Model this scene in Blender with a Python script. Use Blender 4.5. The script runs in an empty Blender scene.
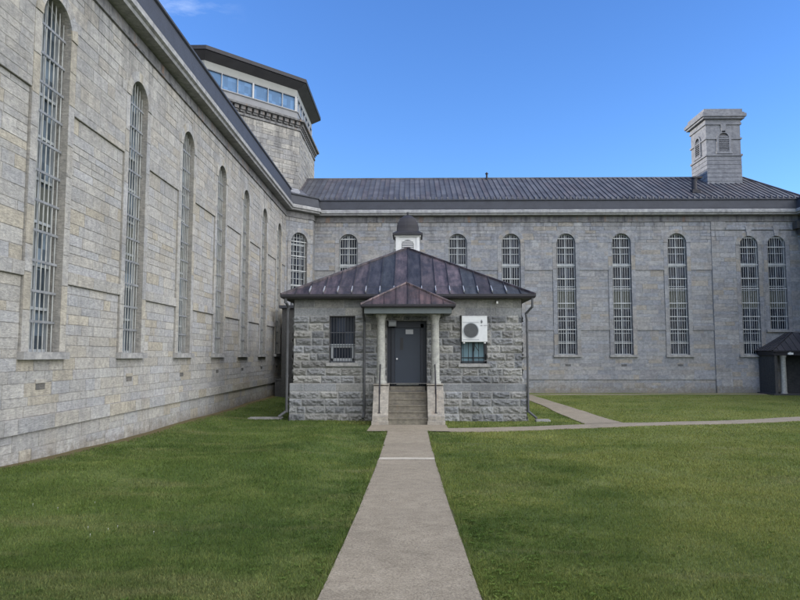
import bpy, math, random
import numpy as np
from mathutils import Vector, Matrix
R = math.radians
rnd = random.Random(7)
SC = bpy.context.scene
COL = SC.collection

# ------------------------------------------------------------------ materials
def newmat(name):
    m = bpy.data.materials.new(name); m.use_nodes = True
    nt = m.node_tree
    return m, nt, nt.nodes['Principled BSDF']

def N(nt, t, **kw):
    n = nt.nodes.new(t)
    for k, v in kw.items():
        if k in n.inputs: n.inputs[k].default_value = v
        else: setattr(n, k, v)
    return n

def noise(nt, co, scale, detail=4, rough=.55):
    n = N(nt, 'ShaderNodeTexNoise'); n.inputs['Scale'].default_value = scale
    n.inputs['Detail'].default_value = detail; n.inputs['Roughness'].default_value = rough
    nt.links.new(co, n.inputs['Vector']); return n.outputs['Fac']

def maprange(nt, v, a, b, c, d):
    n = N(nt, 'ShaderNodeMapRange')
    for k, x in zip(('From Min', 'From Max', 'To Min', 'To Max'), (a, b, c, d)): n.inputs[k].default_value = x
    nt.links.new(v, n.inputs['Value']); return n.outputs['Result']

def mix(nt, mode, fac, a, b):
    n = N(nt, 'ShaderNodeMix', data_type='RGBA', blend_type=mode)
    for s, v in ((n.inputs['Factor'], fac), (n.inputs[6], a), (n.inputs[7], b)):
        if isinstance(v, (int, float)): s.default_value = v
        elif isinstance(v, tuple): s.default_value = (*v[:3], 1)
        else: nt.links.new(v, s)
    return n.outputs[2]

def mul(nt, a, b):
    n = N(nt, 'ShaderNodeMath', operation='MULTIPLY')
    for s, v in zip(n.inputs, (a, b)):
        if isinstance(v, (int, float)): s.default_value = v
        else: nt.links.new(v, s)
    return n.outputs[0]

def bump(nt, bs, h, dist, strength=1.0):
    b = N(nt, 'ShaderNodeBump'); b.inputs['Distance'].default_value = dist; b.inputs['Strength'].default_value = strength
    nt.links.new(h, b.inputs['Height']); nt.links.new(b.outputs[0], bs.inputs['Normal'])

def stone(name, base=None, bscale=9, bdist=.02, dirt=(.09, .085, .08), dirt_amt=.5, streak=0.0, rust=0.0, warm=None):
    m, nt, bs = newmat(name)
    tc = N(nt, 'ShaderNodeTexCoord'); co = tc.outputs['Object']
    if base is None:
        a = N(nt, 'ShaderNodeAttribute', attribute_name='tone'); c = a.outputs['Color']
        if name == 'limestone_ashlar': c = mix(nt, 'MULTIPLY', 1.0, c, (1.03, 1.01, .965))
    else:
        c = N(nt, 'ShaderNodeRGB'); c.outputs[0].default_value = (*base, 1); c = c.outputs[0]
    f1 = noise(nt, co, bscale, 8, .65)
    c = mix(nt, 'MULTIPLY', 1.0, c, mix(nt, 'MIX', maprange(nt, f1, .3, .7, 0, 1), (.72, .72, .74), (1.22, 1.2, 1.17)))
    f2 = noise(nt, co, .45, 6, .6)
    c = mix(nt, 'MIX', mul(nt, maprange(nt, f2, .5, .75, 0, 1), dirt_amt), c, dirt)
    f5 = noise(nt, co, 1.3, 5, .7)
    c = mix(nt, 'MULTIPLY', mul(nt, maprange(nt, f5, .42, .7, 0, 1), .35), c, (.68, .7, .74))
    if warm:
        f6 = noise(nt, co, .8, 4, .6)
        c = mix(nt, 'MIX', mul(nt, maprange(nt, f6, .5, .72, 0, 1), .3), c, warm)
    if streak or rust:
        mp = N(nt, 'ShaderNodeMapping'); mp.inputs['Scale'].default_value = (4, 4, .25); nt.links.new(co, mp.inputs['Vector'])
        f3 = noise(nt, mp.outputs[0], 1.0, 6, .7)
        if streak: c = mix(nt, 'MIX', mul(nt, maprange(nt, f3, .5, .68, 0, 1), streak), c, (.05, .05, .055))
        mp2 = N(nt, 'ShaderNodeMapping'); mp2.inputs['Scale'].default_value = (2, 2, .2); mp2.inputs['Location'].default_value = (7, 3, 1)
        nt.links.new(co, mp2.inputs['Vector'])
        f4 = noise(nt, mp2.outputs[0], 1.0, 5, .6)
        if rust: c = mix(nt, 'MIX', mul(nt, maprange(nt, f4, .58, .72, 0, 1), rust), c, (.26, .14, .07))
    nt.links.new(c, bs.inputs['Base Color'])
    bs.inputs['Roughness'].default_value = .9; bs.inputs['Specular IOR Level'].default_value = .25
    if name.startswith('limestone_ashlar'):
        sz = N(nt, 'ShaderNodeSeparateXYZ'); nt.links.new(co, sz.inputs[0])
        md = N(nt, 'ShaderNodeMapping'); md.inputs['Scale'].default_value = (2.6, .1, .22); nt.links.new(co, md.inputs['Vector'])
        fd = noise(nt, md.outputs[0], 1.0, 7, .7)
        c = mix(nt, 'MIX', mul(nt, mul(nt, maprange(nt, fd, .48, .64, 0, 1), maprange(nt, sz.outputs[2], 8.9, 10.7, 0, 1)), .6), c, (.12, .115, .11))
        c = mix(nt, 'MIX', mul(nt, mul(nt, maprange(nt, fd, .52, .7, 0, 1), maprange(nt, sz.outputs[2], 1.0, 2.4, 0, 1)), .22), c, (.14, .14, .145))
        fb = noise(nt, co, 3.5, 6, .7); ad = N(nt, 'ShaderNodeMath', operation='ADD'); nt.links.new(sz.outputs[2], ad.inputs[0]); nt.links.new(maprange(nt, fb, .3, .7, -.35, .35), ad.inputs[1])
        c = mix(nt, 'MIX', maprange(nt, ad.outputs[0], .15, .5, .6, 0), c, (.17, .145, .11))
    mq = N(nt, 'ShaderNodeMapping'); mq.inputs['Scale'].default_value = (1, 1, 2.6); nt.links.new(co, mq.inputs['Vector'])
    f7 = noise(nt, mq.outputs[0], bscale*1.2, 9, .72)
    c = mix(nt, 'MULTIPLY', 1.0, c, mix(nt, 'MIX', maprange(nt, f7, .35, .65, 0, 1), (.8, .8, .81), (1.12, 1.12, 1.11)))
    nt.links.new(c, bs.inputs['Base Color'])
    bump(nt, bs, f7, bdist)
    return m

def metal(name, base, rough=.45, patina=None, pa=.6, metallic=.55, attr=False, bs_scale=2.0, bd=.004):
    m, nt, bs = newmat(name)
    tc = N(nt, 'ShaderNodeTexCoord'); co = tc.outputs['Object']
    if attr:
        a = N(nt, 'ShaderNodeAttribute', attribute_name='tone'); c = a.outputs['Color']
    else:
        c = N(nt, 'ShaderNodeRGB'); c.outputs[0].default_value = (*base, 1); c = c.outputs[0]
    f = noise(nt, co, bs_scale, 7, .65)
    if attr and patina[0] < .03:
        mv = N(nt, 'ShaderNodeMapping'); mv.inputs['Scale'].default_value = (3.0, .55, .55); nt.links.new(co, mv.inputs['Vector'])
        fv = noise(nt, mv.outputs[0], bs_scale*.9, 6, .7)
        c = mix(nt, 'MULTIPLY', 1.0, c, mix(nt, 'MIX', maprange(nt, fv, .38, .62, 0, 1), (.6, .62, .64), (2.0, 1.9, 1.85)))
    if patina: c = mix(nt, 'MIX', mul(nt, maprange(nt, f, .42, .68, 0, 1), pa), c, patina)
    f2 = noise(nt, co, bs_scale*9, 5, .7)
    c = mix(nt, 'MULTIPLY', 1.0, c, mix(nt, 'MIX', f2, (.8, .8, .8), (1.2, 1.2, 1.2)))
    nt.links.new(c, bs.inputs['Base Color'])
    bs.inputs['Metallic'].default_value = metallic; bs.inputs['Specular IOR Level'].default_value = .3
    nt.links.new(maprange(nt, f2, .3, .7, rough-.1, rough+.15), bs.inputs['Roughness'])
    bump(nt, bs, f, bd)
    return m

def paint(name, c, rough=.5, spec=.4, var=.12, s=6):
    m, nt, bs = newmat(name)
    tc = N(nt, 'ShaderNodeTexCoord')
    f = noise(nt, tc.outputs['Object'], s, 6, .6)
    lo = tuple(x*(1-var) for x in c); hi = tuple(x*(1+var) for x in c)
    nt.links.new(mix(nt, 'MIX', maprange(nt, f, .3, .7, 0, 1), lo, hi), bs.inputs['Base Color'])
    bs.inputs['Roughness'].default_value = rough; bs.inputs['Specular IOR Level'].default_value = spec
    return m

def glass(name, c, rough=.12, var=.5):
    m, nt, bs = newmat(name)
    tc = N(nt, 'ShaderNodeTexCoord')
    f = noise(nt, tc.outputs['Object'], 1.7, 3, .5)
    oi = N(nt, 'ShaderNodeObjectInfo')
    sn = N(nt, 'ShaderNodeVectorMath', operation='SNAP'); sn.inputs[1].default_value = (.3, 9, .46)
    nt.links.new(tc.outputs['Object'], sn.inputs[0])
    wn = N(nt, 'ShaderNodeTexWhiteNoise', noise_dimensions='4D'); nt.links.new(sn.outputs[0], wn.inputs['Vector']); nt.links.new(oi.outputs['Random'], wn.inputs['W'])
    c2 = tuple(x*(1+var) for x in c); c3 = tuple(x*(1+3.5*var)+.004 for x in c)
    k = mix(nt, 'MIX', maprange(nt, f, .35, .65, 0, 1), c, c2)
    nt.links.new(mix(nt, 'MIX', maprange(nt, wn.outputs['Value'], .62, .95, 0, 1), k, c3), bs.inputs['Base Color'])
    bs.inputs['Roughness'].default_value = rough; bs.inputs['Specular IOR Level'].default_value = .14
    bump(nt, bs, f, .02)
    return m

M = {}
M['ashlar'] = stone('limestone_ashlar', None, 8, .032, (.17, .165, .155), .45, .12, warm=(.36, .31, .23))
M['ashlar_far'] = stone('limestone_ashlar_far', None, 6, .02, (.16, .163, .17), .4, .14, .08)  # carries the darker, cooler block palettes of the far walls
M['trim'] = stone('cut_limestone_trim', (.33, .325, .31), 5, .012, (.16, .155, .15), .5, .3)
M['cornice'] = stone('cornice_stone', (.2, .198, .195), 4, .012, (.09, .088, .085), .65, .9, .8)
M['chim'] = stone('chimney_stone', (.205, .21, .225), 4, .01, (.12, .12, .13), .5, .2)
M['crown'] = stone('cornice_crown_stone', (.34, .34, .335), 4, .01, (.2, .19, .18), .5, .35)
M['rock'] = stone('rock_faced_limestone', None, 14, .03, (.09, .09, .09), .5, .15)
M['steps'] = stone('step_stone', (.215, .195, .155), 7, .01, (.09, .08, .06), .6, .25, .25)
M['cheek'] = stone('cheek_wall_stone', (.33, .305, .26), 7, .012, (.2, .16, .12), .6, .35, .3)
M['column'] = stone('column_stone', (.36, .36, .325), 8, .006, (.25, .24, .2), .4, .35)
M['roof'] = metal('weathered_zinc_roof', (.13, .13, .14), .55, (.045, .043, .05), .8, .15, True, .9)
M['copper'] = metal('oxidised_copper_roof', (.1, .07, .07), .5, (.022, .022, .028), .85, 0, True, 2.0, .006)
M['darkmetal'] = metal('dark_metal_flashing', (.05, .053, .063), .6, (.035, .036, .042), .6, .05, False, 2)
M['gutter'] = metal('brown_black_gutter', (.03, .028, .032), .5, (.018, .018, .022), .6, .05, False, 3)
M['galv'] = metal('galvanised_steel', (.5, .5, .5), .4, (.35, .35, .36), .5, .5, False, 6)
M['bar'] = paint('grey_painted_bars', (.43, .44, .43), .55, .35, .25, 3)
M['barleft'] = paint('dull_grey_bars', (.33, .335, .315), .6, .25, .35, 2)
M['downpipe'] = paint('dark_grey_pipe_paint', (.07, .072, .075), .5, .35, .25, 3)
M['barflat'] = paint('dark_flat_bars', (.2, .205, .21), .55, .35, .3, 3)
M['sash'] = paint('pale_painted_sash', (.31, .33, .34), .5, .4, .15, 3)
M['darkbar'] = paint('dark_steel_bars', (.06, .065, .075), .5, .35, .2, 5)
M['glass'] = glass('dark_window_glass', (.012, .015, .022), .2, .5)
M['glass_pale'] = glass('frosted_window_glass', (.035, .045, .055), .3, 1.0)
M['glass_tower'] = glass('tower_glass', (.07, .14, .25), .08, .12)  # blue base colour stands in for the sky reflected in the panes
M['panel'] = paint('grey_green_infill_panel', (.095, .1, .085), .6, .2, .2, 2)
M['beam'] = paint('shade_toned_beam', (.10, .115, .115), .6, .3, .12, 3)  # beam grey taken darker in the colour to carry the porch shade
M['white'] = paint('white_paint', (.62, .62, .6), .5, .4, .1, 4)
M['cabwhite'] = paint('cabin_mullion_paint', (.42, .42, .42), .5, .4, .1, 4)
M['cream'] = paint('cream_cabin_cladding', (.26, .262, .245), .6, .3, .06, 1.5)
M['cabgrey'] = paint('grey_cabin_panel', (.2, .2, .205), .6, .3, .1, 2)
M['soffit'] = paint('grey_brown_soffit', (.06, .058, .062), .7, .2, .15, 1)
M['door'] = paint('blue_grey_door_paint', (.016, .025, .040), .5, .45, .1, 2)
M['doorframe'] = paint('dark_blue_frame_paint', (.009, .013, .022), .5, .45, .1, 2)
M['black'] = paint('black_paint', (.015, .015, .018), .5, .4, .2, 4)
M['acwhite'] = paint('appliance_white', (.55, .56, .55), .45, .4, .07, 5)
M['acgrey'] = paint('appliance_grille_grey', (.085, .09, .092), .5, .4, .1, 8)
M['paper'] = paint('notice_paper', (.42, .43, .45), .7, .2, .1, 8)
M['blueglass'] = glass('blue_board_pane', (.12, .19, .22), .3, .3)
M['darkwall'] = stone('dark_stone', (.07, .07, .068), 7, .02, (.03, .03, .03), .6, .4)  # one very dark stone for link, soffit, eaves bracket and porch screen
M['lamp'] = paint('lamp_lens', (.7, .7, .66), .3, .5, .05, 5)

def concrete(name, base, sp=.6):
    m, nt, bs = newmat(name)
    tc = N(nt, 'ShaderNodeTexCoord'); co = tc.outputs['Object']
    f = noise(nt, co, 1.1, 6, .65); g = noise(nt, co, 45, 4, .75); h = noise(nt, co, 5, 6, .7)
    c = mix(nt, 'MIX', maprange(nt, f, .3, .7, 0, 1), tuple(x*.8 for x in base), tuple(x*1.1 for x in base))
    c = mix(nt, 'MULTIPLY', sp, c, mix(nt, 'MIX', maprange(nt, g, .38, .6, 0, 1), (.45, .44, .42), (1.2, 1.2, 1.18)))
    c = mix(nt, 'MULTIPLY', .6, c, mix(nt, 'MIX', maprange(nt, h, .35, .65, 0, 1), (.72, .7, .68), (1.1, 1.1, 1.1)))
    st = noise(nt, co, .55, 7, .7)
    c = mix(nt, 'MIX', mul(nt, maprange(nt, st, .5, .68, 0, 1), .45), c, tuple(x*.55 for x in base))
    vo = N(nt, 'ShaderNodeTexVoronoi', feature='F1'); vo.inputs['Scale'].default_value = 34; nt.links.new(co, vo.inputs['Vector'])
    c = mix(nt, 'MULTIPLY', .35, c, mix(nt, 'MIX', maprange(nt, vo.outputs['Distance'], .1, .45, 0, 1), (.55, .53, .52), (1.12, 1.12, 1.1)))
    vc = N(nt, 'ShaderNodeTexVoronoi', feature='DISTANCE_TO_EDGE'); vc.inputs['Scale'].default_value = .42
    wv = N(nt, 'ShaderNodeVectorMath', operation='ADD'); nt.links.new(co, wv.inputs[0])
    nw = N(nt, 'ShaderNodeTexNoise'); nw.inputs['Scale'].default_value = 3; nw.inputs['Detail'].default_value = 6; nt.links.new(co, nw.inputs['Vector'])
    sc_ = N(nt, 'ShaderNodeVectorMath', operation='SCALE'); sc_.inputs['Scale'].default_value = .35; nt.links.new(nw.outputs['Color'], sc_.inputs[0]); nt.links.new(sc_.outputs[0], wv.inputs[1])
    nt.links.new(wv.outputs[0], vc.inputs['Vector'])
    c = mix(nt, 'MIX', maprange(nt, vc.outputs['Distance'], .001, .0028, .3, 0), c, (.07, .065, .055))
    nt.links.new(c, bs.inputs['Base Color']); bs.inputs['Roughness'].default_value = .92; bs.inputs['Specular IOR Level'].default_value = .2
    bump(nt, bs, g, .012)
    return m
M['path'] = concrete('old_concrete_path', (.31, .268, .208))
M['pathlight'] = concrete('pale_concrete', (.50, .455, .38), .25)

def lawn_mat(name, blades):
    m, nt, bs = newmat(name)
    g = N(nt, 'ShaderNodeNewGeometry'); co = g.outputs['Position']
    f = noise(nt, co, .28, 6, .62); h = noise(nt, co, 1.1, 6, .68)
    mp = N(nt, 'ShaderNodeMapping'); mp.inputs['Scale'].default_value = (.45, 1.5, 1); nt.links.new(co, mp.inputs['Vector'])
    f3 = noise(nt, mp.outputs[0], .8, 5, .6)
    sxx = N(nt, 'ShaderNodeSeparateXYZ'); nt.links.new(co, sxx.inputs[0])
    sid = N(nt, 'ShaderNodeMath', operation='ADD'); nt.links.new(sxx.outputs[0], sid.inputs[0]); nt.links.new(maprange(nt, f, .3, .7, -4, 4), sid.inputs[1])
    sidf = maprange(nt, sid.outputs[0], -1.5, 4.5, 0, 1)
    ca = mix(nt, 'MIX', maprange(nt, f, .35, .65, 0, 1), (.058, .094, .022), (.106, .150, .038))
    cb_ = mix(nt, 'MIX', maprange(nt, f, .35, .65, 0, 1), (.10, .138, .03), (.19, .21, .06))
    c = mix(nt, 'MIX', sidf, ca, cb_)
    c = mix(nt, 'MIX', mul(nt, maprange(nt, h, .48, .68, 0, 1), .6), c, (.165, .2, .07))
    c = mix(nt, 'MIX', mul(nt, maprange(nt, f3, .55, .74, 0, 1), .5), c, (.215, .2, .10))
    if blades:
        a = N(nt, 'ShaderNodeAttribute', attribute_name='tone')
        c = mix(nt, 'MULTIPLY', 1.0, c, a.outputs['Color'])
        tr = N(nt, 'ShaderNodeBsdfTranslucent'); ms = N(nt, 'ShaderNodeMixShader'); ms.inputs[0].default_value = .3
        nt.links.new(c, tr.inputs['Color']); nt.links.new(c, bs.inputs['Base Color'])
        nt.links.new(bs.outputs[0], ms.inputs[1]); nt.links.new(tr.outputs[0], ms.inputs[2])
        nt.links.new(ms.outputs[0], nt.nodes['Material Output'].inputs['Surface'])
    else:
        k = noise(nt, co, 14, 6, .75)
        c = mix(nt, 'MULTIPLY', 1.0, c, mix(nt, 'MIX', maprange(nt, k, .3, .7, 0, 1), (.45, .5, .45), (1.25, 1.2, 1.15)))
        # bare soil strip along the foot of the long wall
        sx = N(nt, 'ShaderNodeSeparateXYZ'); nt.links.new(co, sx.inputs[0])
        ed = N(nt, 'ShaderNodeMath', operation='ADD'); nt.links.new(sx.outputs[0], ed.inputs[0])
        nt.links.new(maprange(nt, h, .3, .7, -.25, .25), ed.inputs[1])
        c = mix(nt, 'MIX', maprange(nt, ed.outputs[0], -7.3, -7.05, .85, 0), c, (.13, .095, .05))
        ab = N(nt, 'ShaderNodeMath', operation='ADD'); nt.links.new(sx.outputs[0], ab.inputs[0]); ab.inputs[1].default_value = .075
        ab2 = N(nt, 'ShaderNodeMath', operation='ABSOLUTE'); nt.links.new(ab.outputs[0], ab2.inputs[0])
        c = mix(nt, 'MIX', mul(nt, maprange(nt, ab2.outputs[0], .62, .78, 1, 0), maprange(nt, h, .35, .6, 0, .9)), c, (.12, .095, .06))
        nt.links.new(c, bs.inputs['Base Color'])
        bump(nt, bs, k, .05)
    bs.inputs['Roughness'].default_value = .75; bs.inputs['Specular IOR Level'].default_value = .15
    return m
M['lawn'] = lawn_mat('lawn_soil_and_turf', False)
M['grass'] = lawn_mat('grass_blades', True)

# ------------------------------------------------------------------ mesh builder
class MB:
    def __init__(s): s.v = []; s.f = []; s.c = []; s.hasc = False; s.mi = []; s.cur = 0
    def add(s, vs, fs, col=None):
        b = len(s.v); s.v += [tuple(v) for v in vs]; s.f += [tuple(b+i for i in f) for f in fs]
        s.mi += [s.cur]*len(fs)
        s.c += [col or (.3, .3, .3)]*len(vs)
        if col: s.hasc = True
        return s
    def box(s, x0, x1, y0, y1, z0, z1, col=None):
        v = [(x0,y0,z0),(x1,y0,z0),(x1,y1,z0),(x0,y1,z0),(x0,y0,z1),(x1,y0,z1),(x1,y1,z1),(x0,y1,z1)]
        return s.add(v, [(3,2,1,0),(4,5,6,7),(0,1,5,4),(1,2,6,5),(2,3,7,6),(3,0,4,7)], col)
    def prism(s, pts, a, b, col=None):   # pts: (x,z) outline extruded along y from a to b
        n = len(pts)
        v = [(x,a,z) for x,z in pts]+[(x,b,z) for x,z in pts]
        f = [tuple(range(n)), tuple(range(2*n-1, n-1, -1))]+[(i, (i+1)%n, n+(i+1)%n, n+i) for i in range(n)]
        f = [f[0][::-1], f[1][::-1]]+[q[::-1] for q in f[2:]] if False else f
        return s.add(v, f, col)
    def tube(s, p, q, r, n=8, r2=None, col=None):
        p = Vector(p); q = Vector(q); d = (q-p).normalized(); r2 = r if r2 is None else r2
        a = d.orthogonal().normalized(); b = d.cross(a)
        v = []
        for c, rr in ((p, r), (q, r2)):
            for i in range(n):
                t = 2*math.pi*i/n; v.append(c+(a*math.cos(t)+b*math.sin(t))*rr)
        f = [(i, (i+1)%n, n+(i+1)%n, n+i) for i in range(n)]+[tuple(range(n))[::-1], tuple(range(n, 2*n))]
        return s.add(v, f, col)
    def bar(s, p, q, w, h, col=None, up=(0,0,1)):
        p = Vector(p); q = Vector(q); d = (q-p).normalized(); u = Vector(up); a = d.cross(u).normalized(); b = a.cross(d).normalized()
        v = [c+a*x*w/2+b*y*h/2 for c in (p, q) for x, y in ((-1,-1),(1,-1),(1,1),(-1,1))]
        return s.add(v, [(0,1,2,3),(7,6,5,4),(0,4,5,1),(1,5,6,2),(2,6,7,3),(3,7,4,0)], col)
    def build(s, name, mats, parent=None, smooth=False, fix=True):
        me = bpy.data.meshes.new(name); me.from_pydata(s.v, [], s.f)
        for m in (mats if isinstance(mats, list) else [mats]): me.materials.append(M[m] if isinstance(m, str) else m)
        if s.hasc:
            at = me.color_attributes.new('tone', 'FLOAT_COLOR', 'POINT')
            arr = np.ones((len(s.v), 4), np.float32); arr[:, :3] = np.array(s.c, np.float32); at.data.foreach_set('color', arr.ravel())
        me.polygons.foreach_set('material_index', s.mi)
        if fix:
            import bmesh
            bm = bmesh.new(); bm.from_mesh(me); bmesh.ops.recalc_face_normals(bm, faces=bm.faces); bm.to_mesh(me); bm.free()
        if smooth: me.polygons.foreach_set('use_smooth', [True]*len(me.polygons))
        me.update()
        o = bpy.data.objects.new(name, me); COL.objects.link(o)
        if parent: o.parent = parent
        return o

def tag(o, label=None, cat=None, group=None, kind=None):
    if label: o['label'] = label
    if cat: o['category'] = cat
    if group: o['group'] = group
    if kind: o['kind'] = kind
    return o
def empty(name, loc, label, cat, group=None, rz=0):
    o = bpy.data.objects.new(name, None); COL.objects.link(o); o.location = loc; o.rotation_euler.z = rz
    o.empty_display_size = .3
    return tag(o, label, cat, group)
def put(o, world_loc, rz, parent):       # part placed at a world position under an unrotated parent
    o.parent = parent
    o.location = Vector(world_loc)-parent.location; o.rotation_euler.z = rz
    return o
def copy_tree(o, parent):
    c = o.copy(); COL.objects.link(c); c.parent = parent
    for ch in list(o.children):
        d = ch.copy(); COL.objects.link(d); d.parent = c
    return c

# ------------------------------------------------------------------ noise in numpy
def vnoise(x, y, seed=0):
    x = np.asarray(x, float); y = np.asarray(y, float)
    xi = np.floor(x).astype(np.int64); yi = np.floor(y).astype(np.int64); fx = x-xi; fy = y-yi
    fx = fx*fx*(3-2*fx); fy = fy*fy*(3-2*fy)
    def h(a, b):
        n = (a*374761393+b*668265263+seed*1274126177) & 0xffffffff
        n = ((n ^ (n >> 13))*1274126177) & 0xffffffff
        return ((n ^ (n >> 16)) & 0xffff)/65535.
    return (h(xi, yi)*(1-fx)+h(xi+1, yi)*fx)*(1-fy)+(h(xi, yi+1)*(1-fx)+h(xi+1, yi+1)*fx)*fy
def fbm(x, y, seed=0, o=4):
    s = 0; a = .5
    for i in range(o): s = s+a*vnoise(x*2**i, y*2**i, seed+i); a *= .5
    return s

# ------------------------------------------------------------------ ground
def gz(x, y):
    x = np.asarray(x, float); y = np.asarray(y, float)
    yy = np.maximum(y, 3.0)
    t = np.maximum(0, 20.7-yy)
    z = .03+.0021*t*t
    z = z+np.where(y < 3, np.minimum((3-y)*.03, .4), 0)
    z = z+.14*np.clip((-x-5.0)/2.4, 0, 1)**2
    near = np.exp(-((x+.08)/1.6)**2)
    z = z+(1-near)*.05*(fbm(x*.35+9, y*.35+4, 3, 3)-.47)*2
    z = np.where((y > 24.5) & (x > -4.6) & (x < 4.4), z-.02, z)
    # low curved crest across the left lawn and soft mower-wide undulations
    xe = np.minimum(x, -1.9); ex = 5*np.exp((xe+2.3)*2)
    cy = 11.6+.42*(xe+7)+ex
    d = (y-cy)/np.sqrt(1+(.42+2*ex)**2)
    cr = np.where(d > 0, np.exp(-(d/2.2)**2), np.exp(-(d/.8)**2))*np.clip((-x-1.5)/1.0, 0, 1)*np.clip((x+7.4)/1.6, 0, 1)
    z = z+.16*cr*np.clip((22-y)/4, 0, 1)
    return z-.02*np.clip((y-21)/4, 0, 1)
def gzf(x, y): return float(gz(x, y))

def axis(fine0, fine1, step, far):
    a = list(np.arange(fine0, fine1+1e-6, step)); s = step; v = a[-1]
    while v < far: s *= 1.35; v += s; a.append(v)
    s = step; v = a[0]
    while v > -far: s *= 1.35; v -= s; a.insert(0, v)
    return np.array(a)
xs = axis(-9, 26, .3, 400); ys = axis(2, 43, .3, 400)
X, Y = np.meshgrid(xs, ys); Z = gz(X, Y)
nx, ny = len(xs), len(ys)
g = MB(); g.v = list(map(tuple, np.stack([X.ravel(), Y.ravel(), Z.ravel()], 1).tolist()))
g.f = [(j*nx+i, j*nx+i+1, (j+1)*nx+i+1, (j+1)*nx+i) for j in range(ny-1) for i in range(nx-1)]
g.c = [(1, 1, 1)]*len(g.v); g.mi = [0]*len(g.f)
tag(g.build('lawn', 'lawn', smooth=True, fix=False), kind='structure')

# paths: cross sections (left point, right point) draped on the ground
def path(name, secs, mat='path', lift=.025, steps=6):
    m = MB(); vs = []
    S = []
    for k in range(len(secs)-1):
        (a, b), (c, d) = secs[k], secs[k+1]
        L = (Vector(a)-Vector(c)).length; n = max(1, int(L/.4))
        for i in range(n): t = i/n; S.append((Vector(a).lerp(Vector(c), t), Vector(b).lerp(Vector(d), t)))
    S.append((Vector(secs[-1][0]), Vector(secs[-1][1])))
    w = steps
    for i, (a, b) in enumerate(S):
        for j in range(w+1):
            p = a.lerp(b, j/w); e = 0
            if 0 < j < w: q = p
            else:
                dd = (b-a).normalized(); off = (fbm(i*.31, j+2.2, 5, 3)-.47)*.02; q = p+dd*off
            vs.append((q.x, q.y, gzf(q.x, q.y)+lift))
        for p in (a, b): vs.append((p.x, p.y, gzf(p.x, p.y)-.1))
    r = w+3; fs = []
    for i in range(len(S)-1):
        for j in range(w): fs.append((i*r+j, i*r+j+1, (i+1)*r+j+1, (i+1)*r+j))
        fs.append((i*r+w+1, i*r, (i+1)*r, (i+1)*r+w+1)); fs.append((i*r+w, i*r+w+2, (i+1)*r+w+2, (i+1)*r+w))
    m.add(vs, fs)
    return tag(m.build(name, mat, fix=False), kind='structure')
XL, XR = -.68, .53
path('path', [((XL, -8), (XR, -8)), ((XL, 14.78), (XR, 14.78))])
path('path_joint', [((XL+.005, 14.785), (XR-.005, 14.785)), ((XL+.005, 15.12), (XR-.005, 15.12))], 'pathlight', .03)
path('path_front_section', [((XL, 15.125), (XR, 15.125)), ((XL, 20.9), (XR, 20.9))])
path('entrance_slab', [((-1.32, 20.905), (1.2, 20.905)), ((-1.30, 22.84), (1.2, 22.84))], 'path', .03)
path('side_path', [((1.205, 21.95), (1.205, 20.95)), ((2.6, 22.3), (2.6, 21.1)), ((5.6, 22.95), (5.6, 21.95)), ((8.2, 23.75), (8.2, 22.75)), ((14.3, 26.0), (14.3, 24.9)), ((24, 29.6), (24, 28.4))], 'path', .022, 4)
path('diagonal_path', [((5.85, 23.05), (7.25, 23.5)), ((6.15, 33), (7.2, 33)), ((6.3, 40.0), (7.1, 40.0))], 'path', .026, 4)
path('wall_path', [((3, 41.0), (3, 40.55)), ((24.2, 42.0), (24.2, 41.5))], 'path', .022, 3)

def on_path(x, y):
    ew = .045*(fbm(x*0+3, y*4.1, 17, 3)-.35)*2
    q = (x > XL-.01+ew) & (x < XR+.01-ew[::-1]*.0-.045*(fbm(x*0+8, y*3.7, 19, 3)-.35)*2) & (y < 20.95)
    q |= (x > -1.34) & (x < 1.24) & (y > 20.88) & (y < 24.9)
    def strip(pts, w):
        r = np.zeros(x.shape, bool)
        for (ax, ay), (bx, by) in zip(pts[:-1], pts[1:]):
            dx, dy = bx-ax, by-ay; L = dx*dx+dy*dy
            t = np.clip(((x-ax)*dx+(y-ay)*dy)/L, 0, 1)
            r |= (x-ax-t*dx)**2+(y-ay-t*dy)**2 < w*w
        return r
    q |= strip([(1.2, 21.45), (2.6, 21.7), (5.6, 22.45), (8.2, 23.25), (14.3, 25.45), (24, 29)], .53)
    q |= strip([(6.55, 23.2), (6.7, 33), (6.7, 40)], .6) & (y > 23)
    q |= (x > -4.45) & (x < 4.25) & (y > 24.75) & (y < 38)
    q |= (x < -7.22-.15*fbm(x*2, y*2, 8, 2)) | (y > 42.6)
    return q

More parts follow.
